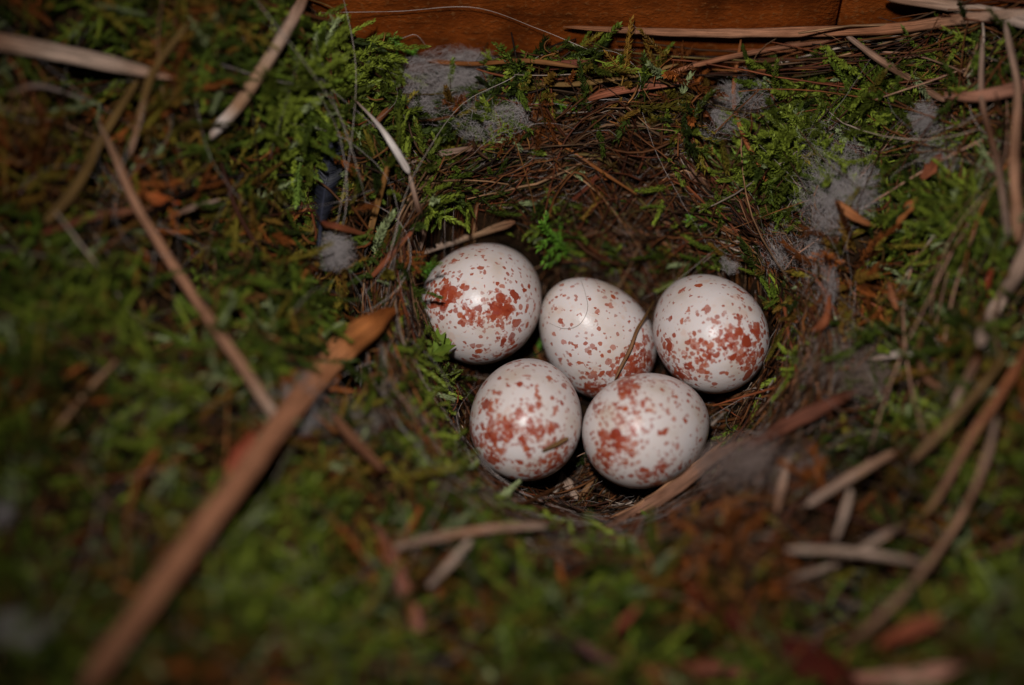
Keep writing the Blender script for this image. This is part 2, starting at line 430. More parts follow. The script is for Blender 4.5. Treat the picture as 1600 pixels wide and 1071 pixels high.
def egg_mesh(e):
    nt_, np_ = 72, 96
    th = np.linspace(0, np.pi, nt_ + 1)[1:-1]; ph = np.arange(np_) / np_ * 2 * np.pi
    T, Pp = np.meshgrid(th, ph, indexing='ij')
    z = np.cos(T); r = np.sin(T) * (1 + KE * z) / (1 + KE * 0.1) * e['W'] / 2
    V = np.stack([r * np.cos(Pp), r * np.sin(Pp), z * e['L'] / 2], -1).reshape(-1, 3)
    n = len(V); V = np.vstack([V, [[0, 0, e['L'] / 2]], [[0, 0, -e['L'] / 2]]])
    i, j = np.meshgrid(np.arange(nt_ - 2), np.arange(np_), indexing='ij'); j2 = (j + 1) % np_
    Q = np.stack([i * np_ + j, (i + 1) * np_ + j, (i + 1) * np_ + j2, i * np_ + j2], -1).reshape(-1, 4)
    me = bpy.data.meshes.new('egg')
    b0 = (nt_ - 2) * np_
    faces = [tuple(f) for f in Q.tolist()] + [(n, a, (a + 1) % np_) for a in range(np_)] + [(n + 1, b0 + (a + 1) % np_, b0 + a) for a in range(np_)]
    me.from_pydata((V * S).tolist(), [], faces); me.update()
    me.polygons.foreach_set('use_smooth', np.ones(len(me.polygons), bool))
    Wp = V @ e['rot'] + e['pos']; px = to_px(Wp)
    nw = norm(norm(V * np.array([1 / e['W'] ** 2, 1 / e['W'] ** 2, 1 / e['L'] ** 2])) @ e['rot'])
    front = smooth(-0.15, 0.2, nw @ norm(CAM - e['pos']))
    zn = V[:, 2] / (e['L'] / 2)
    den = e['base'] + 0.45 * smooth(0.2, 0.9, zn) * (1 - front)
    for (x, y, r, wgt) in e['den']: den = den + wgt * front * np.exp(-((px[:, 0] - x) ** 2 + (px[:, 1] - y) ** 2) / r ** 2)
    blo = 0.45 * smooth(0.3, 0.9, zn) * (1 - front)
    for (x, y, r, wgt) in e['blot']: blo = np.maximum(blo, wgt * front * np.exp(-((px[:, 0] - x) ** 2 + (px[:, 1] - y) ** 2) / (r * 1.05) ** 2))
    for nm, d in (('density', np.clip(den, 0, 1.2)), ('blotch', blo)):
        a = me.attributes.new(nm, 'FLOAT', 'POINT'); a.data.foreach_set('value', d.astype(np.float32))
    return me
for e in EGGS:
    o = link('egg', egg_mesh(e), mat_egg(e['seed'], 1))
    o.matrix_world = Matrix([[*(e['rot'][:, r]), e['pos'][r] * S] for r in range(3)] + [[0, 0, 0, 1]])
    tag(o, e['label'], 'egg', 'eggs of the clutch')
    # pairs that run into each other
    for f in EGGS:
        if f is e: continue
        me = np.array([v.co[:] for v in o.data.vertices]) / S @ e['rot'] + e['pos']
        v = egg_val(me, f).min()
        if v < 1: print('EGGS MEET', e['c'], f['c'], round(1 - math.sqrt(v), 3) * 6)

# ================================================================== the nest
nest = bpy.data.objects.new('bird_nest', None); C.objects.link(nest); nest.location = (0, 0, -0.0095)
tag(nest, 'mossy cup nest lined with hair and dry fibres, packed against a brown board', 'nest')
NZ = np.array([0, 0, 9.5])
def nest_part(name, V, F, mat, col=None, uv=None, kind=None, sm=True):
    o = link(name, mesh_np(name, V + NZ, F, col, uv, sm), mat, nest)
    if kind: o['kind'] = kind
    return o

# --- matted base
gx = np.linspace(-100, 100, 201); gy = np.linspace(-85, WALL_Y - 0.6, 120)
X, Y = np.meshgrid(gx, gy, indexing='ij'); Z = H(X, Y) - 0.4
V = np.stack([X, Y, Z], -1).reshape(-1, 3); ny = len(gy)
i, j = np.meshgrid(np.arange(len(gx) - 1), np.arange(ny - 1), indexing='ij'); a = i * ny + j
F = np.stack([a, a + ny, a + ny + 1, a + 1], -1).reshape(-1, 4)
n = len(V); Vb = V.copy(); Vb[:, 2] = -16
e_ = []
for idx in (list(range(0, n, ny)), list(range(ny - 1, n, ny))[::-1], list(range(ny))[::-1], list(range(n - ny, n))):
    for p, q in zip(idx[:-1], idx[1:]): e_.append((q, p, p + n, q + n))
nest_part('matted_base', np.vstack([V, Vb]), np.vstack([F, F[:, ::-1] + n, np.array(e_)]), M_HUM)

# --- surface frame
def frame(x, y):
    d = 0.6
    hx = (H(x + d, y) - H(x - d, y)) / (2 * d); hy = (H(x, y + d) - H(x, y - d)) / (2 * d)
    nrm = norm(np.stack([-hx, -hy, np.ones_like(hx)], -1))
    return nrm

PAL_MOSS = np.array([[0.130, 0.178, 0.022], [0.078, 0.122, 0.015], [0.138, 0.118, 0.017], [0.036, 0.058, 0.010],
                     [0.155, 0.092, 0.017], [0.195, 0.064, 0.016], [0.30, 0.35, 0.16]])
# --- moss sprig templates: stem + folded pointed leaves, some with side branchlets
def sprig(L, nleaf, leaf, branches, seed, low=False):
    r = np.random.default_rng(seed)
    Vs, Fs = [], []; cnt = 0
    def shoot(p0, d0, Ls, nl, lf, bend):
        nonlocal cnt
        K = 4 if low else 6; d = norm(d0); side = norm(np.cross(d, [0.2, 0.1, 1.0])); upv = np.cross(side, d)
        s = np.linspace(0, 1, K)[:, None]
        path = p0 + d * Ls * s + (upv * bend[0] + side * bend[1]) * Ls * s ** 2
        rad = (0.10 * (1 - 0.7 * s[:, 0]))[None]
        v, f, _, _ = tube_batch(path[None], rad, sides=3, up=np.array([[[0.1, 0.3, 1.0]]]))
        tri = np.concatenate([f[:, [0, 1, 2]], f[:, [0, 2, 3]]]); Vs.append(v); Fs.append(tri + cnt); cnt += len(v)
        for q in range(nl):
            u = 0.10 + 0.90 * (q + r.uniform(0, .5)) / nl
            k = min(int(u * (K - 1)), K - 2); f_ = u * (K - 1) - k
            p = path[k] * (1 - f_) + path[k + 1] * f_
            tn = norm(path[k + 1] - path[k]); az = q * 2.4 + r.uniform(-.5, .5)
            out = norm(side * math.cos(az) + upv * math.sin(az) * 0.8)
            open_ = 0.85 * (1 - 0.55 * u)
            ld_ = norm(tn * (1 - 0.3 * open_) + out * open_)
            ll = lf * (1.0 - 0.35 * abs(u - 0.45)) * r.uniform(.8, 1.2); wd = ll * 0.22
            wv = norm(np.cross(ld_, out)); nv = np.cross(wv, ld_)
            mid = p + ld_ * ll * 0.42
            tip = p + ld_ * ll + out * ll * 0.12
            if low:
                Vs.append(np.array([p + wv * wd * .9, tip, p - wv * wd * .9])); Fs.append(np.array([[0, 1, 2]]) + cnt); cnt += 3; continue
            vv = np.array([p, mid + wv * wd + nv * wd * .5, tip, mid - wv * wd + nv * wd * .5])
            Vs.append(vv); Fs.append(np.array([[0, 1, 2], [0, 2, 3]]) + cnt); cnt += 4
        return path
    main = shoot(np.zeros(3), np.array([0, 1.0, 0.0]), L, nleaf, leaf, (r.uniform(-.1, .3), r.uniform(-.25, .25)))
    for b in range(branches):
        u = 0.2 + 0.65 * b / max(branches - 1, 1); k = int(u * (3 if low else 5)); sd = 1 if b % 2 else -1
        shoot(main[k], np.array([sd * r.uniform(.7, 1.1), 0.75, r.uniform(-.1, .35)]), L * (0.48 - 0.28 * u), int(nleaf * .3), leaf * .8, (r.uniform(-.1, .2), 0))
    return np.vstack(Vs), np.vstack(Fs)
TPL = [sprig(6.0, 60, 0.95, 0, 1), sprig(6.5, 46, 0.85, 3, 2), sprig(5.0, 54, 0.85, 0, 3), sprig(7.5, 46, 0.80, 6, 4), sprig(4.0, 46, 1.0, 0, 5), sprig(8.0, 66, 0.9, 1, 6)]
TP = np.array([.24, .12, .22, .06, .24, .12])
TPL_HI = TPL
TPL_LO = [sprig(5.5, 44, 0.95, 0, 11, True), sprig(6.0, 34, 0.9, 3, 12, True), sprig(4.6, 42, 0.9, 0, 13, True), sprig(6.5, 30, 0.85, 5, 14, True), sprig(3.8, 36, 1.0, 0, 15, True), sprig(7.0, 48, 0.95, 1, 16, True)]

def place_sprigs(x, y, yaw, pitch, roll, scl, tpl, lift, TPL):
    """returns V, F, owner index"""
    Vo, Fo, Ow = [], [], []; cnt = 0
    nrm = frame(x, y)
    z = H(x, y) + lift
    for t in range(len(TPL)):
        idx = np.where(tpl == t)[0]
        if not len(idx): continue
        tv, tf = TPL[t]
        ref = np.stack([np.cos(yaw[idx]), np.sin(yaw[idx]), np.zeros(len(idx))], -1); nn = nrm[idx]
        fwd = norm(ref - nn * np.sum(ref * nn, -1, keepdims=True))
        fw = norm(fwd * np.cos(pitch[idx])[:, None] + nn * np.sin(pitch[idx])[:, None])
        sd = norm(np.cross(fw, nn)); up = np.cross(sd, fw)
        cr, sr = np.cos(roll[idx])[:, None], np.sin(roll[idx])[:, None]
        sd, up = sd * cr + up * sr, up * cr - sd * sr
        B = np.stack([sd, fw, up], 1) * scl[idx][:, None, None]
        VV = np.einsum('vk,nkd->nvd', tv, B) + np.stack([x[idx], y[idx], z[idx]], -1)[:, None]
        bad = hits_eggs(VV, 0.5).any(1) | (VV[..., 1].max(1) > WALL_Y - 0.15)
        idx = idx[~bad]; VV = VV[~bad]
        if not len(idx): continue
        FF = tf[None] + (np.arange(len(idx)) * len(tv))[:, None, None] + cnt
        Vo.append(VV.reshape(-1, 3)); Fo.append(FF.reshape(-1, 3)); Ow.append(np.repeat(idx, len(tv))); cnt += VV.shape[0] * len(tv)
    return np.vstack(Vo), np.vstack(Fo), np.concatenate(Ow)

def near_px(x, y, blobs, zoff=2.0):
    """how strongly a surface place lies in patches given by photo places"""
    w_ = np.zeros_like(x)
    for (a, b, r, k) in blobs:
        c = on_surface(a, b, zoff); rr = r * MMPX
        w_ = w_ + k * np.exp(-((x - c[0]) ** 2 + (y - c[1]) ** 2) / rr ** 2)
    return w_

GREEN = [(1330, 150, 110, 1), (1230, 250, 90, .8), (1500, 330, 90, .7), (1420, 500, 90, .6), (90, 420, 130, .5), (480, 240, 70, .7), (560, 600, 60, .4), (450, 950, 150, .7), (900, 950, 130, .6), (1530, 900, 90, .7), (150, 40, 90, .3), (700, 800, 60, .3), (350, 100, 80, .4), (1000, 900, 80, .5), (520, 130, 60, .5), (250, 640, 90, .4), (1540, 150, 60, .2)]
BROWN = [(560, 320, 70, .9), (1150, 880, 120, .7), (1320, 850, 100, .8), (1560, 60, 70, .9), (640, 480, 60, .7), (250, 450, 80, .5), (260, 760, 90, .7), (850, 120, 70, .4), (1130, 800, 90, .9), (1250, 660, 60, .8), (700, 900, 80, .4), (1460, 160, 35, .6), (60, 830, 80, .5), (200, 330, 70, .5), (1330, 720, 80, .6), (560, 720, 60, .4), (330, 560, 60, .3)]
N = 40000
x = rng.uniform(-85, 85, N); y = rng.uniform(-72, WALL_Y - 1.5, N)
t = cup_t(x, y)
g = near_px(x, y, GREEN); br = near_px(x, y, BROWN)
prob = np.clip(0.56 + 0.50 * g - 0.30 * br + 0.4 * samp(_N3, x, y), 0.08, 1.0)
foc = (t < 1.25) | ((y > 12) & (np.abs(x) < 36))
prob *= np.where(foc, 0.62, 0.92)
CUPMOSS = [(860, 350, 30, 1), (700, 430, 25, .8), (1075, 412, 26, .9), (1190, 440, 30, 1), (1100, 340, 26, .6), (640, 450, 30, .8), (920, 380, 20, .6), (1230, 470, 30, .9), (1165, 660, 22, .5), (680, 350, 28, .7), (820, 240, 40, .5), (1130, 250, 30, .8), (1060, 200, 40, .6), (790, 155, 30, .8), (700, 250, 30, .4), (1000, 420, 24, .5), (680, 600, 26, .6), (1130, 400, 26, .6)]
cm = near_px(x, y, CUPMOSS, .5)
prob *= np.where(t < 1.0, np.clip(0.30 * smooth(0.6, 0.95, t) + 0.05 + 0.9 * cm, 0, 1.6), 1.0)
prob *= 1 - 0.8 * pit(x, y, t)
keep = rng.random(N) < prob
x, y, g, br = x[keep], y[keep], g[keep], br[keep]
for (a_, b_, r_, k_) in CUPMOSS:                            # green tufts worked into the cup wall
    c_ = on_surface(a_, b_, .8); m_ = int(26 * k_)
    x = np.append(x, c_[0] + rng.normal(0, r_ * MMPX * .55, m_)); y = np.append(y, np.minimum(c_[1] + rng.normal(0, r_ * MMPX * .55, m_), WALL_Y - 2)); g = np.append(g, rng.uniform(.4, 1.1, m_)); br = np.append(br, np.zeros(m_))
for (a_, b_, r_, k_) in [(1330, 140, 90, 1.0), (1260, 190, 60, .8), (1230, 270, 45, .9), (1170, 275, 30, .8), (1380, 130, 50, .8), (1500, 340, 60, .8), (655, 600, 34, .5), (665, 680, 38, .5), (690, 730, 34, .5), (760, 790, 34, .4), (625, 545, 28, .4), (1240, 560, 26, .4), (480, 260, 45, .8), (520, 140, 50, .7), (590, 60, 30, .7)]:
    c_ = on_surface(a_, b_, 2.5); m_ = int(150 * k_ * (r_ / 60) ** 1.4)
    x = np.append(x, c_[0] + rng.normal(0, r_ * MMPX * .55, m_)); y = np.append(y, np.minimum(c_[1] + rng.normal(0, r_ * MMPX * .55, m_), WALL_Y - 2)); g = np.append(g, rng.uniform(.7, 1.6, m_)); br = np.append(br, np.zeros(m_))
t = cup_t(x, y); N = len(x)
yaw = samp(_N1, x, y) * 6 + rng.normal(0, 1.0, N) + np.where(rng.random(N) < .3, 3.14, 0)
pitch = np.where(t < 1.05, rng.normal(0.15, 0.25, N), rng.normal(0.26, 0.32, N)); roll = rng.normal(0, .6, N)
scl = rng.uniform(.50, 1.0, N) * np.where(t < 1.05, 0.78, 1.0)
tpl = rng.choice(len(TPL), N, p=TP); lift = rng.uniform(-0.3, 2.2, N) * smooth(0.8, 1.15, t) + rng.uniform(-.2, .4, N)
parts_ = []
for sel, tp in ((np.where((t < 1.25) | ((y > 12) & (np.abs(x) < 36)))[0], TPL_HI), (np.where(~((t < 1.25) | ((y > 12) & (np.abs(x) < 36))))[0], TPL_LO)):
    v_, f_, o_ = place_sprigs(x[sel], y[sel], yaw[sel], pitch[sel], roll[sel], scl[sel], tpl[sel], lift[sel], tp); parts_.append((v_, f_, sel[o_]))
Vm = np.vstack([parts_[0][0], parts_[1][0]]); Fm = np.vstack([parts_[0][1], parts_[1][1] + len(parts_[0][0])]); Ow = np.concatenate([parts_[0][2], parts_[1][2]])
g = g + np.where(t < 1.0, .3, 0)
pick = samp(_N3, x + 40, y - 20) * 1.4 + samp(_N4, x, y) * 0.8 + rng.normal(0, .30, N) + 0.45 * br - 0.75 * g - 0.06
ci = np.digitize(pick, [-0.55, -0.2, 0.08, 0.30, 0.55]); order = np.array([0, 1, 3, 2, 4, 5])
mc = PAL_MOSS[order[ci]] * (0.28 + 1.3 * rng.random((N, 1)) ** 1.2) * np.array([1.10, 1.0, .9])
pale = rng.random(N) < 0.05; mc[pale] = PAL_MOSS[6] * rng.uniform(.6, 1.0, (pale.sum(), 1))
mcol = mc[Ow]
nest_part('moss', Vm, Fm, M_MOSS, mcol, None, 'stuff', False)
print('moss sprigs', N, 'tris', len(Fm))

# ================================================================== fibres
PAL_FIB = np.array([[0.12, 0.042, 0.012], [0.16, 0.044, 0.016], [0.23, 0.125, 0.062], [0.34, 0.26, 0.20], [0.030, 0.012, 0.005], [0.22, 0.080, 0.022], [0.09, 0.060, 0.016]])
PF = np.array([.28, .21, .11, .04, .18, .11, .07])
def fibre_cols(n, p=PF): return PAL_FIB[rng.choice(len(PAL_FIB), n, p=p)] * (0.16 + 0.92 * rng.random((n, 1)) ** 1.7)

def settle(P, off):
    P[..., 2] = H(P[..., 0], P[..., 1]) + off
    return P

def lining(n, rad, K=11, t0=0.62, t1=1.08, sweep=(.25, .95), lift=(0.1, 1.4), th_rng=(0, 2 * np.pi), cols=None, wob=0.05, flat=1.0):
    th = rng.uniform(*th_rng, n); sw = rng.uniform(*sweep, n) * rng.choice([-1, 1], n)
    tt0 = rng.uniform(t0, t1, n); dt = rng.normal(0, .10, n); bow = rng.normal(0, .06, n)
    s = np.linspace(0, 1, K)[None]
    tt = tt0[:, None] + dt[:, None] * (s - .5) * 2 + bow[:, None] * (4 * s * (1 - s)) + wob * rng.normal(0, .35, (n, K)).cumsum(1) * 0.35
    ang = th[:, None] + sw[:, None] * (s - .5)
    P = np.zeros((n, K, 3)); P[..., 0] = CX + RX * tt * np.cos(ang); P[..., 1] = CY + RY * tt * np.sin(ang)
    lf = rng.uniform(*lift, n)[:, None] + rng.normal(0, .25, (n, 1)) * (s - .5) * 2 + rng.uniform(0, .5, (n, 1)) * np.sin(s * np.pi)
    settle(P, lf)
    W_ = rng.uniform(*rad, n)[:, None] * (0.55 + 0.45 * np.sin(np.clip(s * 1.15, 0, 1) * np.pi)) * np.ones((n, K))
    ok = ~(hits_eggs(P, 0.25).any(1) | hits_eggs(P, 0.25 + W_.max()).any(1) & (W_.max(1) > .12)) & (P[..., 1].max(1) < WALL_Y - .3)
    c = fibre_cols(n) if cols is None else cols(n)
    return P[ok], W_[ok], W_[ok] * flat, c[ok]

def scatter(n, rad, length, xr, yr, K=9, lift=(0.5, 4.0), curl=0.5, flat=1.0, cols=None, accept=None, tmin=1.0, tilt=0.12, ang=None):
    x = rng.uniform(*xr, n); y = rng.uniform(*yr, n)
    k = cup_t(x, y) > tmin
    if accept is not None: k &= rng.random(n) < accept(x, y)
    x, y = x[k], y[k]; n = len(x)
    a = (rng.uniform(0, 2 * np.pi, n) if ang is None else rng.normal(ang[0], ang[1], n))[:, None] + (rng.normal(0, curl, n)[:, None] * np.linspace(-1, 1, K)[None]) + rng.normal(0, .06, (n, K)).cumsum(1)
    L = rng.uniform(*length, n)[:, None] / (K - 1)
    P = np.zeros((n, K, 3)); P[..., 0] = x[:, None] + (np.cos(a) * L).cumsum(1); P[..., 1] = y[:, None] + (np.sin(a) * L).cumsum(1)
    s = np.linspace(-1, 1, K)[None]
    # stiff strands: height follows a straight line over the rough surface
    hm = H(P[..., 0], P[..., 1]); ha = hm.mean(1, keepdims=True); sl = (hm[:, -1:] - hm[:, :1]) * .5
    P[..., 2] = ha + sl * s * .9 + rng.uniform(*lift, n)[:, None] + rng.normal(0, tilt, (n, 1)) * s * L * K * .5
    W_ = rng.uniform(*rad, n)[:, None] * (0.6 + 0.4 * np.sin(np.linspace(0.1, 1, K) * np.pi))[None] * np.ones((n, K))
    ok = ~(hits_eggs(P, 0.30).any(1) | hits_eggs(P, 0.25 + W_.max()).any(1) & (W_.max(1) > .12)) & (P[..., 1].max(1) < WALL_Y - .3) & (np.abs(P[..., 2] - hm).max(1) < 9)
    c = fibre_cols(n) if cols is None else cols(n)
    return P[ok], W_[ok], (W_ * flat)[ok], c[ok]

def build_fibres(name, sets, mat, sides=3):
    Vs, Fs, Cs, Us = [], [], [], []; cnt = 0
    for P, W_, T2, c in sets:
        v, f, cc, uv = tube_batch(P, W_, T2, sides, None, c)
        Vs.append(v); Fs.append(f + cnt); Cs.append(cc); Us.append(uv); cnt += len(v)
    o = nest_part(name, np.vstack(Vs), np.vstack(Fs), mat, np.vstack(Cs), np.vstack(Us), 'stuff')
    print(name, 'quads', len(o.data.polygons)); return o


build_fibres('fibre_lining', [
    lining(600, (.035, .08), lift=(0.1, 2.4)),
    lining(760, (.05, .13), lift=(0, 2.6)),
    lining(340, (.07, .17), th_rng=(.2, 2.95), lift=(.2, 3.0), sweep=(.4, 1.2)),
    lining(190, (.14, .36), flat=.35, lift=(0, 2.0)),
    lining(420, (.05, .12), t0=.30, t1=.75, sweep=(.3, 1.4), lift=(0, .5)),
    scatter(700, (.05, .16), (4, 11), (-19, 21), (-24, 21), lift=(0.1, 1.2), tmin=0.0, tilt=.04),
    scatter(200, (.15, .42), (3, 8), (-12, 20), (-25, -8), lift=(0.0, .7), tmin=0.0, tilt=.03, flat=.3),
    scatter(160, (.18, .45), (3, 9), (-19, 21), (-10, 21), lift=(0.1, 1.3), tmin=0.3, tilt=.04, flat=.3),
], M_FIB)
brn = lambda x, y: np.clip(0.22 + near_px(x, y, BROWN), 0, 1)
rust_c = lambda n: np.array([[.15, .052, .014], [.11, .030, .009], [.10, .055, .014], [.19, .085, .025], [.05, .022, .008]])[rng.integers(0, 5, n)] * rng.uniform(.4, 1.2, (n, 1))
build_fibres('rusty_moss_fuzz', [
    scatter(3400, (.05, .14), (1.5, 6), (-70, 70), (-60, 32), K=5, lift=(.5, 3.6), curl=1.0, cols=rust_c, tmin=.95, tilt=.4),
    scatter(650, (.10, .30), (1.5, 5), (-70, 70), (-60, 32), K=5, lift=(.8, 3.6), curl=.8, cols=rust_c, tmin=.95, tilt=.4, flat=.4),
], M_FIB)
build_fibres('dry_grass_litter', [
    scatter(110, (.06, .18), (16, 36), (-5, 55), (29.2, 32), curl=.16, lift=(1.0, 5), tmin=.9, ang=(0.0, .07)),
    scatter(90, (.04, .10), (12, 30), (5, 60), (24, 32), curl=.4, lift=(2.0, 6), tmin=.9, ang=(0.3, .6)),
    scatter(2200, (.05, .17), (5, 16), (-75, 75), (-65, 32), accept=brn, curl=.35),
    scatter(520, (.15, .48), (5, 18), (-75, 75), (-65, 32), accept=brn, flat=.4, curl=.3),
    scatter(260, (.04, .13), (10, 24), (36, 62), (14, 32), curl=.3, lift=(2, 5)),
    scatter(170, (.05, .18), (8, 18), (-15, 40), (22, 32), curl=.4, lift=(.5, 3), tmin=.95),
    scatter(70, (.05, .14), (14, 30), (34, 62), (8, 32), curl=.25, lift=(2.5, 5), cols=lambda n: np.array([[.24, .13, .085]]) * rng.uniform(.6, 1.3, (n, 1))),
], M_FIB, 4)
pale_c = lambda n: np.array([[0.40, 0.34, 0.31]]) * rng.uniform(.35, 1.1, (n, 1))
dark_c = lambda n: np.array([[0.02, 0.014, 0.012]]) * rng.uniform(.6, 2.0, (n, 1))
build_fibres('hair_lining', [
    lining(220, (.018, .030), K=16, sweep=(.4, 1.5), cols=pale_c, lift=(.6, 2.6), wob=.08),
    lining(160, (.018, .030), K=16, sweep=(.4, 1.5), cols=dark_c, lift=(.6, 2.0), wob=.08),
    scatter(220, (.018, .028), (8, 26), (-60, 60), (-45, 30), K=14, curl=1.0, cols=pale_c, lift=(2.5, 5.5), tmin=.9),
    scatter(200, (.016, .028), (6, 14), (-19, 21), (-24, 21), K=12, curl=1.0, cols=pale_c, lift=(.3, 1.2), tmin=0.0, tilt=.02),
], M_HAIR)

# ================================================================== single straws, stems and strips lying on the nest
TAN = (0.34, 0.19, 0.125); PALE = (0.48, 0.37, 0.31); ORANGE = (0.26, 0.088, 0.022); RED = (0.20, 0.055, 0.030); DARKRED = (0.060, 0.014, 0.008)
OLIVE = (0.17, 0.105, 0.035); BROWN_C = (0.16, 0.075, 0.042); WHITE = (0.66, 0.62, 0.62); GREY = (0.36, 0.27, 0.23)
def strand(name, pts, width, cols, label, cat, group=None, flat=0.35, n=26, sides=8, ragged=0.06, mat=None, twist=None, pos=None, tone=0.56):
    """pts: photo places with the height above the mat (mm); width: photo pixels along the strand"""
    P0 = np.array([on_surface(p[0], p[1], p[2] + (1.6 if p[2] >= 2.4 else 0.3)) for p in pts]) if pos is None else np.array(pos, float)
    P = spline(P0, n); s = np.linspace(0, 1, n)
    ws = np.interp(s, np.linspace(0, 1, len(width)), width) * MMPX * 0.44 * ((CAM[None] - P) @ T_) / DIST
    ws = ws * (1 + ragged * np.array([noise.noise(Vector((P[k, 0] * .5, P[k, 1] * .5, 3.3 + k * .21))) * 2 for k in range(n)]))
    ws[0] *= .3; ws[-1] *= .3; ws[1] *= .85; ws[-2] *= .8
    cols = np.array(cols if isinstance(cols[0], (tuple, list)) else [cols], float) * tone * np.array([1.06, .97, .86])
    cc = np.stack([np.interp(s, np.linspace(0, 1, len(cols)), cols[:, k]) if len(cols) > 1 else np.full(n, cols[0, k]) for k in range(3)], -1)
    tw = None
    if twist: tw = (np.linspace(twist[0], twist[1], n))[None]
    base = P0[0].copy()
    v, f, c, uv = tube_batch((P - base)[None], ws[None], ws[None] * flat, sides, np.array([[[0.05, -0.35, 1.0]]]), cc[None], tw)
    cap = [[0, k, k + 1, k + 1] for k in range(1, sides - 1)]
    F = [tuple(q) for q in f.tolist()] + [tuple(range(sides))[::-1], tuple(range((n - 1) * sides, n * sides))]
    me = bpy.data.meshes.new(name); me.from_pydata((v * S).tolist(), [], F); me.update()
    me.polygons.foreach_set('use_smooth', np.ones(len(me.polygons), bool))
    a = me.attributes.new('col', 'FLOAT_COLOR', 'POINT'); a.data.foreach_set('color', np.hstack([c, np.ones((len(c), 1))]).astype(np.float32).ravel())
    a = me.attributes.new('along', 'FLOAT_VECTOR', 'POINT'); a.data.foreach_set('vector', uv.astype(np.float32).ravel())
    o = link(name, me, mat or M_STRAW); o.location = Vector(base * S)
    return tag(o, label, cat, group)

# --- left side
strand('dry_straw', [(125, 1085, 5), (250, 915, 5.5), (360, 768, 5.5), (440, 660, 5.5), (490, 597, 5.5), (535, 545, 5), (578, 510, 4.2), (610, 488, 2.0), (645, 492, 0.0)], [48, 44, 42, 42, 46, 56, 48, 20, 5],
       [(0.24, .115, .065), (.30, .14, .08), (.36, .17, .10), (.40, .19, .11), (.42, .19, .09), (.42, .16, .05), (.38, .12, .028), (.30, .09, .02)],
       'thick tan grass stem with a bent orange end reaching the cup rim', 'stem', flat=.38, n=40, sides=12)
strand('dry_straw', [(152, 188, 4), (180, 245, 4.2), (215, 325, 4.2), (280, 430, 4.2), (355, 540, 4.2), (405, 612, 4.2), (440, 668, 3.8)], [8, 14, 17, 20, 20, 21, 18],
       [(.30, .20, .13), TAN, (.36, .19, .12), TAN, PALE], 'long slender pinkish tan stem running into the thick tan stem', 'stem', flat=.6, n=34)
strand('flat_straw', [(-20, 62, 4.5), (80, 80, 4.5), (175, 100, 4.5), (268, 122, 3.5)], [36, 34, 30, 10], [TAN, PALE, PALE, TAN], 'broad pinkish straw blade tapering to a point over dark moss', 'straw', flat=.3)
strand('twig', [(480, -12, 3), (440, 60, 3.5), (405, 115, 3.5), (372, 165, 3.5), (345, 195, 3), (325, 220, 2.5)], [22, 22, 24, 24, 22, 10], [TAN, PALE, (.42, .27, .18), (.40, .25, .16), WHITE, GREY], 'jointed pale twig with a whitish tip pointing down into moss', 'twig', flat=.8)
strand('grass_strand', [(295, 35, 3), (240, 110, 4.5), (222, 170, 4.5), (203, 245, 3.5)], [10, 14, 14, 10], [OLIVE, OLIVE, TAN], 'olive brown grass blade crossing the tip of the broad straw blade', 'grass blade')
strand('grass_strand', [(215, 125, 3.5), (165, 205, 3.5), (120, 290, 3.5), (70, 350, 3.0)], [12, 18, 22, 20], [OLIVE, (.13, .08, .028)], 'wide olive grass blade beside the slender pinkish stem', 'grass blade')
strand('flat_straw', [(65, 365, 3), (150, 338, 3.5), (240, 325, 3.5)], [10, 16, 10], [RED, BROWN_C], 'short reddish straw lying beneath the slender pinkish stem', 'straw')
strand('dead_leaf', [(215, 300, 3.5), (245, 310, 4), (285, 318, 3.5)], [14, 26, 8], [ORANGE, (.32, .07, .02)], 'small bright orange leaf scrap beside the slender pinkish stem', 'leaf', flat=.12, ragged=.22, twist=(-.35, .6))
strand('flat_straw', [(265, 340, 3), (300, 325, 3.5), (345, 312, 3)], [5, 11, 4], [BROWN_C, GREY], 'stubby greyish straw lying by an orange leaf scrap', 'straw')
strand('feather_wisp', [(10, 148, 3.5), (60, 134, 4), (140, 158, 3)], [4, 10, 3], [BROWN_C, (.30, .27, .27)], 'small grey feather wisp under the broad straw blade', 'feather', flat=.2)
strand('dead_leaf', [(352, 745, 3), (378, 708, 3.5), (396, 675, 3)], [16, 34, 18], [(.30, .06, .035), (.34, .08, .04)], 'red-brown leaf scrap tucked beside the thick tan stem', 'leaf', flat=.12, ragged=.22, twist=(-.35, .6))
strand('grass_strand', [(195, 905, 3), (200, 810, 3.5), (218, 745, 3.5), (255, 690, 3)], [9, 12, 14, 14], [OLIVE, ORANGE], 'thin ochre grass blade standing among dark moss', 'grass blade')
strand('flat_straw', [(585, 815, 2.5), (610, 860, 3), (638, 935, 3), (655, 995, 2.5)], [8, 15, 26, 34], [(.28, .13, .10), (.24, .09, .06), (.30, .12, .10)], 'wedge-shaped pinkish straw chip widening away from the cup', 'straw', flat=.25)
strand('flat_straw', [(610, 858, 2.5), (690, 838, 3), (780, 825, 3), (860, 822, 2.5)], [14, 16, 16, 12], [GREY, TAN, GREY], 'weathered straw lying along the rim below the clutch', 'straw')
strand('flat_straw', [(668, 918, 2.5), (700, 885, 3), (738, 842, 2.5)], [12, 16, 14], [GREY, PALE], 'short pale straw crossing the weathered rim straw', 'straw')
strand('flat_straw', [(792, 772, .8), (808, 800, 1), (822, 828, 1.2)], [12, 14, 10], [PALE, GREY], 'stubby pale straw leaning down the rim under the clutch', 'straw')
strand('dry_straw', [(520, 648, 3), (555, 690, 3.2), (600, 735, 3)], [14, 22, 12], [BROWN_C, (.20, .09, .05)], 'short brown stem beside the bent end of the thick stem', 'stem')
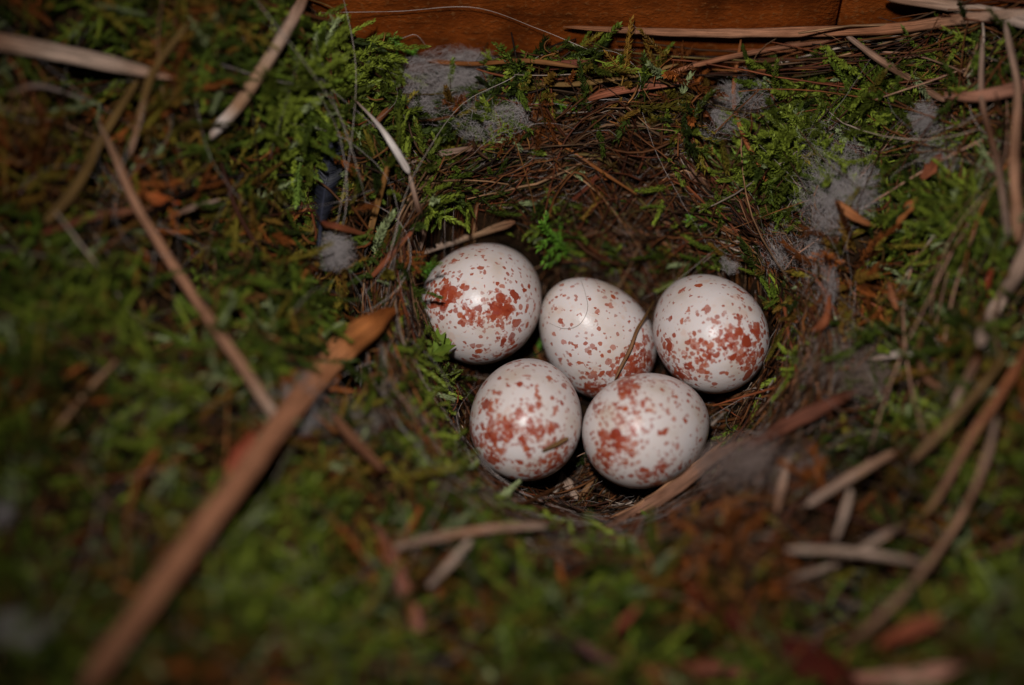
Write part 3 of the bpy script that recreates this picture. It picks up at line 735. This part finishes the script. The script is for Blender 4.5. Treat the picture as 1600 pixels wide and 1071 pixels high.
# --- back left
strand('quill_feather', [(548, 150, 3), (585, 188, 4), (612, 225, 4), (640, 272, 3.5)], [3, 6, 12, 13], [BROWN_C, (.50, .46, .46), (.80, .78, .80), (.66, .62, .63)], 'white blade-like feather quill pointing down to the speckled clutch', 'feather', flat=.3)
strand('grass_strand', [(640, 274, 3), (652, 320, 2.5), (662, 355, 2), (656, 396, 1.2)], [7, 10, 13, 5], [GREY, BROWN_C, GREY], 'dry brown blade hanging from the tip of the white quill', 'grass blade')
strand('dry_straw', [(628, 200, 2), (606, 262, 2.8), (588, 325, 2.8), (573, 385, 2.2)], [9, 11, 13, 11], [ORANGE, (.27, .14, .045), (.27, .15, .06)], 'curving yellow-brown stem beneath the white quill', 'stem', flat=.7)
strand('flat_straw', [(622, 258, 1.8), (690, 240, 2.2), (764, 228, 2)], [8, 13, 10], [GREY, (.33, .24, .2), BROWN_C], 'greyish split straw beside the tip of the white quill', 'straw')
strand('flat_straw', [(658, 396, 2.2), (700, 380, 2.8), (745, 365, 3.2), (805, 347, 2.4)], [10, 14, 16, 16], [PALE, PALE, (.42, .28, .18), BROWN_C], 'pale tan straw arching over the top of a blotched egg', 'straw', flat=.5)
strand('grass_strand', [(500, 348, 3), (530, 355, 3.2), (575, 368, 2.5)], [9, 12, 8], [RED, (.26, .09, .04)], 'short red-brown blade lying across the dark feather', 'grass blade')
strand('dry_straw', [(665, 95, 2.5), (740, 100, 3), (820, 95, 3), (905, 105, 2.6)], [8, 9, 9, 8], [ORANGE, (.24, .12, .05)], 'thin orange stem bowed over a tuft of pale down', 'stem', flat=.7)
strand('dry_straw', [(640, 148, 2), (600, 178, 2.4), (575, 210, 2)], [9, 12, 9], [ORANGE, BROWN_C], 'short rusty stem between moss and down by the board', 'stem', flat=.7)
# --- back wall of the cup
strand('pine_needle', [(806, 188, 1.5), (880, 228, 2.2), (950, 275, 2.4), (1008, 312, 1.8)], [5, 6, 6, 4], [ORANGE, (.24, .10, .035)], 'straight orange needle slanting down the back of the cup', 'needle', flat=.9)
strand('flat_straw', [(905, 160, 1.8), (955, 145, 2.2), (1030, 132, 2.2), (1085, 128, 2)], [8, 14, 16, 12], [(.28, .10, .05), (.36, .13, .08), (.34, .14, .09)], 'reddish flat straw lying on the rim below the board', 'straw')
strand('flat_straw', [(830, 108, 1.5), (900, 100, 2), (975, 105, 2), (1030, 115, 1.5)], [12, 18, 16, 8], [(.16, .05, .03), (.20, .07, .05), (.24, .10, .06)], 'dark red-brown strip pressed against the foot of the board', 'straw')
strand('flat_straw', [(815, 128, 1.8), (890, 132, 2.2), (985, 120, 2.2), (1060, 100, 2)], [7, 10, 9, 6], [OLIVE, (.25, .15, .06)], 'yellowish straw just in front of the dark red-brown strip', 'straw')
strand('bark_chip', [(1055, 235, 1.5), (1082, 268, 2), (1112, 300, 1.2)], [14, 26, 14], [(.17, .085, .06), (.24, .13, .10), (.12, .06, .04)], 'rough brown bark chip sticking out of the cup wall', 'bark', flat=.4, ragged=.25)
strand('pine_needle', [(1158, 60, 2), (1146, 150, 3.5), (1163, 215, 3.8), (1195, 275, 2.6), (1212, 340, 1.2)], [6, 8, 9, 10, 8], [(.30, .11, .04), (.36, .13, .05), (.30, .10, .03)], 'bent orange needle hanging from the rim beside two wool wisps', 'needle', flat=.7)
strand('dry_straw', [(925, 320, 1.0), (985, 352, 1.5), (1015, 390, 1.3), (1012, 425, .8)], [5, 6, 6, 5], [OLIVE, (.24, .16, .08)], 'curled straw-coloured stem behind the sparsely speckled egg', 'stem', flat=.9)
strand('grass_strand', [(888, 372, .9), (930, 385, 1.2), (985, 410, .9)], [9, 11, 7], [(.24, .11, .05), OLIVE], 'brown flat blade lying behind the sparsely speckled egg', 'grass blade')
strand('grass_strand', [(898, 355, 1.2), (950, 365, 1.5), (1005, 360, 1.3)], [6, 9, 6], [BROWN_C, (.22, .10, .07)], 'dull brown blade above the blade behind the sparsely speckled egg', 'grass blade')
strand('grass_strand', [(1020, 350, 1.2), (1035, 375, 1.4), (1052, 400, .8)], [6, 8, 6], [TAN, (.28, .16, .1)], 'short tan blade lodged in the cup wall between two eggs', 'grass blade')
strand('grass_strand', [(893, 315, 1.2), (925, 285, 1.6), (950, 255, 1.4)], [6, 8, 7], [RED, (.17, .05, .028)], 'short dark red blade slanting across the back of the cup', 'grass blade')
# --- along the board and back right
strand('dry_straw', [(880, 42, 2), (985, 48, 3), (1110, 52, 3.4), (1250, 50, 3.4), (1400, 44, 3.4), (1500, 30, 3.4), (1620, 18, 3.4)], [6, 13, 17, 20, 22, 20, 18], [(.24, .10, .045), (.30, .15, .09), (.42, .22, .14), (.34, .15, .08), (.36, .19, .12), PALE], 'long streaked tan stem lying along the foot of the board', 'stem', flat=.45, n=36)
strand('dry_straw', [(1380, -5, 3.5), (1480, 8, 4), (1550, 22, 4), (1620, 38, 4)], [18, 22, 30, 30], [TAN, PALE, (.52, .42, .38)], 'thick pale stem crossing over the long streaked stem', 'stem', flat=.6)
strand('dry_straw', [(1010, 128, 2), (1095, 100, 2.5), (1200, 78, 2.8), (1330, 58, 2.8)], [8, 10, 10, 8], [(.30, .13, .07), (.27, .13, .08)], 'thin brown stem slanting up to the long streaked stem', 'stem', flat=.8)
strand('dry_straw', [(1318, 52, 4), (1372, 92, 4.5), (1428, 128, 4.5), (1475, 158, 4)], [10, 14, 16, 14], [GREY, TAN, (.34, .20, .14)], 'tan stem slanting over bright moss from the streaked stem', 'stem', flat=.7)
strand('dry_straw', [(1462, 148, 4), (1530, 150, 4.5), (1620, 132, 4.5)], [16, 24, 28], [(.36, .18, .12), (.38, .19, .14)], 'pinkish straw bundle meeting the end of the slanting tan stem', 'stem', flat=.5)
strand('dry_straw', [(1570, 35, 4.5), (1590, 140, 5), (1585, 250, 5), (1592, 380, 4.5)], [12, 15, 20, 24], [GREY, TAN, (.36, .20, .13)], 'upright tan stem crossing the pinkish straw bundle', 'stem', flat=.7)
strand('dry_straw', [(1535, 60, 4.5), (1535, 160, 5), (1560, 260, 5), (1575, 370, 4.5)], [9, 11, 13, 13], [GREY, BROWN_C, GREY], 'thin brown stem running beside the upright tan stem', 'stem', flat=.8)
strand('dry_straw', [(1630, 330, 4), (1595, 415, 4.5), (1560, 475, 4.5), (1530, 540, 3.5)], [28, 32, 30, 26], [GREY, (.38, .27, .22), PALE, GREY], 'stout grey-tan stem with cracked skin resting on moss', 'stem', flat=.7)
strand('dry_straw', [(1528, 560, 2.5), (1505, 605, 2.5), (1485, 640, 2)], [16, 18, 12], [BROWN_C, GREY], 'short grey-brown stem below the stout cracked stem', 'stem', flat=.7)
strand('pine_needle', [(1625, 505, 5), (1580, 590, 5.2), (1520, 680, 5), (1470, 770, 4.5), (1440, 810, 4)], [13, 16, 16, 14, 10], [(.36, .12, .05), (.34, .13, .065), TAN, OLIVE], 'long orange needle slanting over moss beside a paler stem', 'needle', flat=.8)
strand('dry_straw', [(1572, 555, 4.6), (1530, 610, 4.8), (1480, 665, 4.8), (1425, 722, 4)], [10, 15, 16, 14], [OLIVE, (.28, .17, .10)], 'straw-coloured stem running alongside the long orange needle', 'stem', flat=.8)
strand('dry_straw', [(1560, 640, 4), (1540, 720, 4.6), (1500, 810, 4.6), (1440, 895, 4.6), (1370, 970, 4), (1310, 1020, 3)], [10, 13, 14, 16, 16, 12], [GREY, TAN, (.30, .19, .13), BROWN_C], 'long bowed tan stem curving away past white straws', 'stem', flat=.8, n=34)
strand('grass_strand', [(1440, 520, 3.5), (1436, 560, 4), (1452, 595, 4), (1482, 612, 3)], [8, 12, 18, 10], [OLIVE, BROWN_C, (.2, .1, .06)], 'curled brown blade hooked over moss near the stout stem', 'grass blade')
strand('flat_straw', [(1362, 562, 3), (1400, 554, 3.4), (1436, 552, 3)], [8, 14, 10], [GREY, WHITE], 'short silvery straw beside the curled brown blade', 'straw')
strand('flat_straw', [(1228, 860, 3.5), (1300, 860, 4), (1400, 872, 4), (1470, 890, 3)], [11, 14, 13, 8], [GREY, PALE, GREY, BROWN_C], 'whitish flat straw lying across the bowed tan stem', 'straw')
strand('flat_straw', [(1235, 905, 3.5), (1310, 880, 4), (1380, 838, 3.8), (1420, 815, 3)], [10, 14, 14, 10], [GREY, PALE, BROWN_C], 'pale straw slanting over the whitish flat straw', 'straw')
strand('dry_straw', [(1260, 790, 3), (1330, 745, 3.4), (1400, 705, 3)], [14, 18, 12], [GREY, (.30, .17, .11)], 'tan stem lying on brown litter beyond the pale straws', 'stem')
strand('flat_straw', [(1215, 800, 3), (1222, 760, 3.2), (1232, 715, 2.8)], [12, 16, 12], [TAN, GREY], 'upright pinkish straw stub in front of a down tuft', 'straw')
strand('flat_straw', [(1305, 845, 3.4), (1320, 800, 3.6), (1330, 765, 3)], [8, 14, 12], [GREY, PALE], 'upright pale straw stub rising by the whitish flat straw', 'straw')
# --- strips on the near right rim
strand('bark_strip', [(915, 842, 1.6), (985, 806, 2.3), (1055, 764, 3.0), (1115, 716, 3.4), (1180, 682, 2.8)], [6, 20, 26, 22, 6], [(.17, .085, .055), (.27, .145, .10), (.26, .14, .095), (.19, .09, .06)], 'broad brown bark strip lapping over the edge of an egg', 'bark', flat=.25, ragged=.14)
strand('bark_strip', [(950, 812, 1.6), (1010, 782, 2.4), (1075, 736, 3.2), (1130, 690, 2.6)], [4, 9, 11, 4], [(.34, .18, .11), (.40, .22, .13), (.28, .14, .08)], 'slim tan bark fibre lying along the broad bark strip', 'bark', flat=.4, ragged=.2)
strand('bark_strip', [(1160, 705, 2.2), (1235, 662, 2.6), (1300, 630, 2.6), (1345, 608, 2)], [14, 26, 26, 12], [(.15, .06, .04), (.19, .07, .045)], 'narrow dark brown bark strip on the rim beyond the broad one', 'bark', flat=.3, ragged=.14)
strand('bark_strip', [(1268, 545, 1.2), (1248, 590, 1.5), (1225, 640, 1.2)], [8, 16, 8], [(.26, .12, .06), (.20, .09, .05)], 'thin brown bark strip standing in the cup edge by an egg', 'bark', flat=.3)
strand('dead_leaf', [(1040, 895, 1.2), (1130, 950, 2.2), (1230, 1010, 2.3), (1370, 1090, 2.3)], [14, 40, 58, 70], [(.10, .016, .006), (.065, .009, .004), (.055, .008, .004), (.07, .012, .005)], 'wide dark maroon leaf strip slanting through the litter', 'leaf', flat=.12, n=34, sides=12, ragged=.22, twist=(-.35, .6))
strand('dead_leaf', [(1000, 1050, 2.3), (1130, 1045, 2.4), (1290, 1058, 2.4), (1420, 1058, 3.2), (1540, 1030, 2.2)], [18, 30, 24, 38, 10], [(.17, .05, .03), (.22, .08, .05), (.24, .09, .06), (.55, .30, .25), (.20, .09, .05)], 'pinkish brown dead leaf strip with a frosted pale patch', 'leaf', flat=.12, n=34, ragged=.22, twist=(-.35, .6))
strand('dead_leaf', [(1370, 1010, 4), (1415, 988, 4.6), (1468, 965, 4)], [14, 34, 22], [(.26, .07, .035), (.32, .10, .055)], 'short reddish leaf scrap beside the maroon leaf strip', 'leaf', flat=.12, ragged=.22, twist=(-.35, .6))
strand('dead_leaf', [(1000, 945, 3), (970, 978, 3.2), (945, 1008, 3)], [10, 14, 10], [(.30, .08, .045), (.24, .06, .035)], 'narrow red stalk lying between pale green moss and maroon leaf', 'leaf', flat=.12, ragged=.22, twist=(-.35, .6))
strand('dead_leaf', [(860, 985, 3), (910, 1010, 3.4), (965, 1040, 3)], [14, 26, 18], [(.12, .05, .045), (.16, .07, .06)], 'dull purple-brown leaf scrap by the narrow red stalk', 'leaf', flat=.12, ragged=.22, twist=(-.35, .6))
strand('dead_leaf', [(1135, 775, 2), (1138, 795, 2.4), (1132, 818, 2)], [12, 20, 12], [(.42, .19, .07), (.36, .14, .05)], 'tiny orange leaf scrap beneath the broad bark strip', 'leaf', flat=.12, ragged=.22, twist=(-.35, .6))
strand('dead_leaf', [(1305, 315, 3), (1335, 338, 3.4), (1362, 352, 3)], [10, 20, 12], [(.42, .18, .08), (.34, .13, .05)], 'light orange leaf scrap resting on the large grey down tuft', 'leaf', flat=.12, ragged=.22, twist=(-.35, .6))
strand('dead_leaf', [(1440, 280, 3), (1456, 262, 3.4), (1470, 240, 3)], [14, 24, 14], [(.30, .10, .05), (.26, .08, .04)], 'rusty leaf scrap in moss beside a small down puff', 'leaf', flat=.12, ragged=.22, twist=(-.35, .6))
strand('dead_leaf', [(1402, 352, 3), (1420, 325, 3.4), (1432, 310, 3)], [10, 18, 10], [(.40, .16, .05), (.34, .12, .04)], 'orange leaf scrap standing in moss past the grey down tuft', 'leaf', flat=.12, ragged=.22, twist=(-.35, .6))
strand('dead_leaf', [(1545, 465, 3), (1545, 440, 3.4), (1550, 420, 3)], [10, 14, 8], [(.36, .07, .03), (.30, .06, .03)], 'small red leaf scrap beside the stout grey-tan stem', 'leaf', flat=.12, ragged=.22, twist=(-.35, .6))
strand('dead_leaf', [(1268, 520, 2), (1290, 500, 2.6), (1296, 455, 2)], [14, 18, 5], [(.30, .10, .045), (.34, .11, .05)], 'hooked orange leaf scrap on the rim by the grey down wisps', 'leaf', flat=.12, ragged=.22, twist=(-.35, .6))
strand('dead_leaf', [(1388, 440, 2.6), (1395, 465, 3), (1402, 485, 2.6)], [6, 16, 8], [(.36, .13, .06), (.42, .17, .08)], 'slim orange leaf scrap in moss behind the cup rim', 'leaf', flat=.12, ragged=.22, twist=(-.35, .6))
# --- bits on and by the eggs
def on_egg(k, px, py, up):
    e = EGGS[k]; d = norm(-DIST * T_ + (px - 800) * MMPX * R_ - (py - 535.5) * MMPX * U_)
    s = np.arange(200.0, 300.0, 0.02); p = CAM[None] + d[None] * s[:, None]
    v = egg_val(p, e); i = int(np.argmax(v < 1)) if (v < 1).any() else int(np.argmin(v))
    nn = norm(p[i] - e['pos']); return p[i] + nn * up
strand('straw_fibre', [], [3, 5, 6, 7, 6, 3], [OLIVE, (.26, .13, .06), (.24, .13, .07)], 'thin knobbly straw fibre lying across the sparsely speckled egg', 'fibre', flat=.9,
       pos=[on_egg(1, 1008, 478, 1.4), on_egg(1, 1000, 500, .55), on_egg(1, 992, 517, .30), on_egg(1, 982, 545, .30), on_egg(1, 968, 572, .32), on_egg(1, 958, 590, .5)], mat=M_FIB)
strand('straw_fibre', [], [4, 9, 6], [OLIVE, (.32, .18, .08)], 'short straw fibre stuck to the rusty blotches of an egg', 'fibre', flat=.5,
       pos=[on_egg(3, 846, 704, .22), on_egg(3, 866, 694, .22), on_egg(3, 886, 683, .24)], mat=M_FIB)
strand('hair', [], [.8, .8, .8, .8], [(.50, .46, .43)], 'fine pale hair looped over the top of the sparsely speckled egg', 'hair', flat=1, sides=4,
       pos=[on_egg(1, 858, 505, .08), on_egg(1, 882, 514, .08), on_egg(1, 905, 508, .08), on_egg(1, 918, 485, .08), on_egg(1, 915, 460, .08), on_egg(1, 908, 440, .3)], mat=M_HAIR)
strand('hair', [(852, 545, 7), (842, 552, 6), (826, 560, 5), (800, 575, 3)], [1.6, 1.6, 1.6, 1.6], [(.02, .016, .016)], 'black hair in the gap between three eggs', 'hair', flat=1, sides=4, mat=M_HAIR)
strand('straw_fibre', [(742, 738, 1.0), (800, 745, 1.4), (848, 742, 2), (905, 712, 3), (935, 700, 2)], [2.4, 2.4, 2.4, 2, 1.6], [PALE, TAN], 'fine pale fibre bowed under the near edge of an egg', 'fibre', flat=1, mat=M_FIB, sides=5)
strand('straw_fibre', [(930, 792, .6), (985, 786, .9), (1012, 770, 1.2), (1026, 758, 1.3)], [3, 4, 6, 5], [PALE, WHITE], 'silvery fibre at the foot of the dark blotched egg', 'fibre', flat=.6, mat=M_FIB, sides=6)
strand('straw_fibre', [(1236, 575, 1), (1215, 610, 1.6), (1182, 648, 1.6), (1160, 672, 1)], [2.2, 2.4, 2.4, 2], [PALE, TAN], 'fine straw fibre along the cup floor beside the freckled egg', 'fibre', flat=1, mat=M_FIB, sides=5)
strand('straw_fibre', [(1160, 612, 1), (1180, 607, 1.4), (1196, 611, 1.0)], [2, 3, 2], [PALE, WHITE], 'tiny pale fibre touching the side of the freckled egg', 'fibre', flat=.7, mat=M_FIB, sides=5)
strand('straw_fibre', [(1194, 628, .8), (1202, 605, 1.0), (1212, 588, .8)], [2, 5, 2], [(.5, .45, .42), WHITE], 'silvery flake standing in the cup floor fibres', 'fibre', flat=.4, mat=M_FIB, sides=5)
strand('bark_chip', [(878, 738, .5), (888, 758, .8), (902, 780, .5)], [8, 18, 10], [(.30, .22, .18), (.36, .27, .22)], 'grey shaggy bark chip on the cup floor below two eggs', 'bark', flat=.25, ragged=.25)
strand('bark_chip', [(838, 770, .5), (862, 782, .7), (890, 792, .5)], [6, 13, 6], [(.22, .11, .06), (.18, .08, .04)], 'brown bark chip lying flat on the cup floor', 'bark', flat=.25, ragged=.2)
strand('bark_chip', [(905, 778, .6), (918, 762, .8), (930, 745, .6)], [6, 11, 6], [(.24, .13, .06), (.30, .16, .08)], 'small tan bark chip leaning beside the grey shaggy chip', 'bark', flat=.3, ragged=.2)
strand('bark_chip', [(1118, 625, .5), (1150, 622, .8), (1190, 606, .6)], [8, 15, 8], [(.26, .12, .06), (.32, .17, .09)], 'flat orange-brown bark chip in the gap beside the freckled egg', 'bark', flat=.25, ragged=.15)
strand('straw_fibre', [(672, 440, 1), (640, 452, 1.6), (660, 490, 2), (682, 545, 2)], [2, 4, 4, 2], [TAN, BROWN_C], 'thin tan fibre bending down the rim past the banded egg', 'fibre', flat=.6, mat=M_FIB, sides=5)

# --- long loose hairs (pale, some pixels wide only)
HAIRS = [
    ([(536, -5, 4), (552, 70, 6), (556, 140, 6), (545, 250, 4.5), (522, 375, 3)], 'long white hair hanging from the board over the dark feather'),
    ([(395, -5, 4), (470, 90, 6), (530, 180, 6), (560, 270, 5), (575, 330, 3)], 'long white hair crossing the jointed twig toward the cup'),
    ([(610, 395, 3), (632, 310, 4), (660, 250, 5), (720, 165, 5), (800, 122, 3.5), (860, 82, 2), (1000, 78, 2)], 'long white hair curving over the pale down tuft by the board'),
    ([(500, 20, 2), (620, 18, 2), (740, 12, 2), (840, 45, 2), (920, 78, 2)], 'long faint hair arched across the face of the board'),
    ([(628, 60, 2), (650, 55, 3), (668, 75, 2)], 'small curled hair loop at the foot of the board'),
    ([(985, 35, 2), (1010, 55, 3), (1060, 58, 2)], 'short pale hair caught on the long streaked stem'),
    ([(560, 480, 3), (500, 450, 5), (455, 490, 4)], 'faint hair looping over moss near the bent stem end'),
]
for pts, lb in HAIRS:
    strand('hair', pts, [1.0, 1.0, 0.9], [(.55, .50, .48)], lb, 'hair', flat=1, sides=4, n=40, mat=M_HAIR)

# ================================================================== down tufts and feathers
def tuft(px, py, r, n, lift, label, squash=(1, 1, .6), name='down_tuft', group=None, mat=None, rad=.0095):
    c = on_surface(px, py, lift + .6); rr = r * MMPX * .88; K = 9; n = int(n * 1.3)
    nb = 6; bc = rng.normal(0, .62, (nb, 3)) * rr * np.array([1, 1, .6]); bw = rng.uniform(.18, .42, nb); bi = rng.choice(nb, n, p=(lambda q: q / q.sum())(rng.uniform(.3, 1, nb)))
    st = (bc[bi] + rng.normal(0, 1, (n, 3)) * bw[bi][:, None] * rr)[:, None]
    d = norm(rng.normal(size=(n, 1, 3))); curl = rng.normal(0, .75, (n, K, 3)).cumsum(1) * .55
    step = norm(d + curl * .8) * (rr * rng.uniform(.08, .36, (n, 1, 1)))
    P = st + step.cumsum(1) - step.sum(1, keepdims=True) * .5
    q = np.linalg.norm(P, axis=2, keepdims=True) / rr
    P = P / np.maximum(1, q / 1.5) ** .6
    P = P * np.array(squash)
    W_ = np.full((n, K), rad) * rng.uniform(.7, 1.4, (n, 1))
    v, f, _, _ = tube_batch(P, W_, W_, 3)
    o = link(name, mesh_np(name, v, f), mat or M_DOWN); o.location = Vector(c * S)
    return tag(o, label, 'down', group)
tuft(712, 138, 62, 900, 2.6, 'large pale down tuft lodged against the foot of the board', (1.05, .8, .55))
tuft(768, 180, 42, 330, 2.2, 'thin grey down wisp spreading below the large pale tuft', (1, .8, .6))
tuft(1168, 150, 36, 420, 2.6, 'grey down wisp behind the bent orange needle', (1, 1, .6))
tuft(1122, 185, 30, 330, 2.2, 'small grey down puff beside the bent orange needle', (1, 1, .6))
tuft(1300, 272, 62, 900, 3.2, 'large grey down tuft bedded in bright moss', (.85, 1.1, .5))
tuft(1448, 190, 26, 320, 3.4, 'small whitish down puff near the pinkish straw bundle', (1, 1, .7))
tuft(1465, 238, 30, 260, 3.2, 'faint grey down puff below the whitish puff', (1, 1, .6))
tuft(1272, 430, 40, 420, 2.0, 'stringy grey down wisp on the rim beside the freckled egg', (.6, 1.3, .8))
tuft(1222, 385, 34, 320, 1.4, 'grey down wisp deep in the cup wall', (.8, 1.0, .8))
tuft(1146, 410, 13, 160, 2.2, 'tiny white down puff above the freckled egg', (1, 1, 1))
tuft(1335, 575, 62, 620, 2.4, 'brownish down tuft on the rim by a silvery straw', (1.1, .8, .5), mat=mat_down('brown_down', (.40, .29, .23)))
tuft(1195, 735, 60, 620, 2.4, 'pinkish grey down tuft on the litter near the broad bark strip', (1.1, .8, .5), mat=mat_down('pink_down', (.40, .30, .26)))
tuft(522, 392, 26, 300, 3.4, 'small white down puff at the end of the dark feather', (1, 1, .7))
tuft(452, 628, 40, 420, 2.6, 'whitish down tuft where two tan stems meet', (1.0, .9, .6))
tuft(545, 668, 50, 420, 2.4, 'thin grey down tuft beside the short brown stem', (1.1, .8, .5), mat=mat_down('grey_down', (.38, .32, .26)))
tuft(8, 790, 30, 320, 3, 'pale down puff resting on dark moss away from any straw', (.6, 1.1, .6))
tuft(25, 985, 26, 260, 3, 'greyish down puff lying on orange litter', (1.2, .8, .6))

def feather(pts, hw, col, label, lift_col=None):
    P0 = np.array([on_surface(*p) for p in pts]); n = 26; P = spline(P0, n); base = P0[-1].copy(); P = P - base
    root = bpy.data.objects.new('feather', None); C.objects.link(root); root.location = Vector(base * S)
    ws = np.linspace(.10, .22, n)[None]
    v, f, c, uv = tube_batch(P[None], ws, ws, 6, None, np.array([col]) * 2.0)
    link('shaft', mesh_np('shaft', v, f, c, uv), M_HAIR, root)
    tan = norm(np.gradient(P, axis=0)); up = np.array([0, -.35, 1.0])
    bar = []; wid = []
    for side in (-1, 1):
        for k in range(70):
            u = k / 70 * (n - 2); i_ = int(u); p = P[i_] + (P[i_ + 1] - P[i_]) * (u - i_); tn = tan[i_]
            sd = norm(np.cross(tn, up)) * side; prof = math.sin(min(1, .18 + .9 * k / 70) * math.pi) ** .6
            Lb = hw * MMPX * prof * rng.uniform(.8, 1.15)
            s = np.linspace(0, 1, 6)[:, None]
            bar.append(p + sd * Lb * s - tn * Lb * .9 * s ** 1.5 + np.array([0, 0, 1]) * (.25 * Lb * s * s * -1) + rng.normal(0, .05, 3) * s); wid.append(np.linspace(.11, .03, 6))
    bar = np.array(bar); wid = np.array(wid)
    v, f, c, uv = tube_batch(bar, wid, wid * .3, 4, np.array([[[0, -.35, 1.0]]]), np.array([col]) * rng.uniform(.6, 1.4, (len(bar), 1)))
    o = link('vane', mesh_np('vane', v, f, c, uv), M_HAIR, root)
    tag(root, label, 'feather'); return root
feather([(520, 225, 4.5), (510, 280, 4.8), (503, 330, 4.5), (498, 385, 4)], 20, (0.012, 0.013, 0.020), 'blue-black body feather half buried in moss')

# ================================================================== moss sprigs that stand out one by one
def moss_sprig(px, py, px2, py2, tpl, col, label, lift=1.6, thick=1.0):
    a = on_surface(px, py, lift); b = on_surface(px2, py2, lift); d = b - a; L = np.linalg.norm(d)
    tv, tf = TPL[tpl]; sc = L / tv[:, 1].max(); fw = d / L
    sd = norm(np.cross(fw, T_)); up = np.cross(sd, fw)
    V_ = tv @ (np.stack([sd * thick, fw, up * thick]) * sc)
    tw = V_ + a
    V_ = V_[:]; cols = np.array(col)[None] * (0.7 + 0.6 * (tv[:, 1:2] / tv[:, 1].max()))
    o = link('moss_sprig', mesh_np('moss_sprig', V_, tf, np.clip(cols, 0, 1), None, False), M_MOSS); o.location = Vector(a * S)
    return tag(o, label, 'moss')
G1 = (.10, .22, .02); G2 = (.07, .17, .02); G3 = (.20, .30, .05); G4 = (.12, .18, .02)
moss_sprig(905, 400, 815, 345, 3, G1, 'bright ferny moss sprig between the banded and the sparsely speckled egg', 2.2, 1.2)
moss_sprig(930, 330, 985, 318, 1, G2, 'small ferny moss sprig in the back wall of the cup')
moss_sprig(1130, 345, 1068, 330, 1, G1, 'little green moss sprig in the cup wall by the bark chip')
moss_sprig(1055, 420, 1030, 405, 4, G4, 'stubby yellowish moss tuft just above the freckled egg')
moss_sprig(780, 270, 812, 238, 0, G2, 'dark moss sprig above the pale straw over the egg')
moss_sprig(1240, 300, 1150, 255, 3, G3, 'pale lime moss sprig drooping over the cup rim', 2.4, 1.2)
moss_sprig(1215, 330, 1165, 285, 1, G3, 'second pale lime sprig drooping under the bent orange needle', 2.2, 1.2)
moss_sprig(860, 155, 900, 178, 1, G1, 'short feathery moss sprig below the yellowish straw', 2.2)
moss_sprig(600, 55, 650, 95, 1, G1, 'green moss sprig lying against the board beside the down', 2.4)
moss_sprig(470, 245, 458, 330, 5, G3, 'pale yellow-green moss sprig beside the blue-black feather', 3.2, 1.3)
moss_sprig(690, 440, 650, 425, 4, G2, 'dark green moss tuft squeezed against the banded egg', 2.0)
moss_sprig(838, 560, 840, 530, 4, G2, 'green moss tuft showing in the gap between three eggs', 1.0)
moss_sprig(1235, 490, 1250, 420, 0, G4, 'olive moss sprig between the freckled egg and the down wisps', 1.4)
moss_sprig(670, 560, 690, 520, 4, G4, 'yellow-green moss tip standing before the banded egg', 3.0)
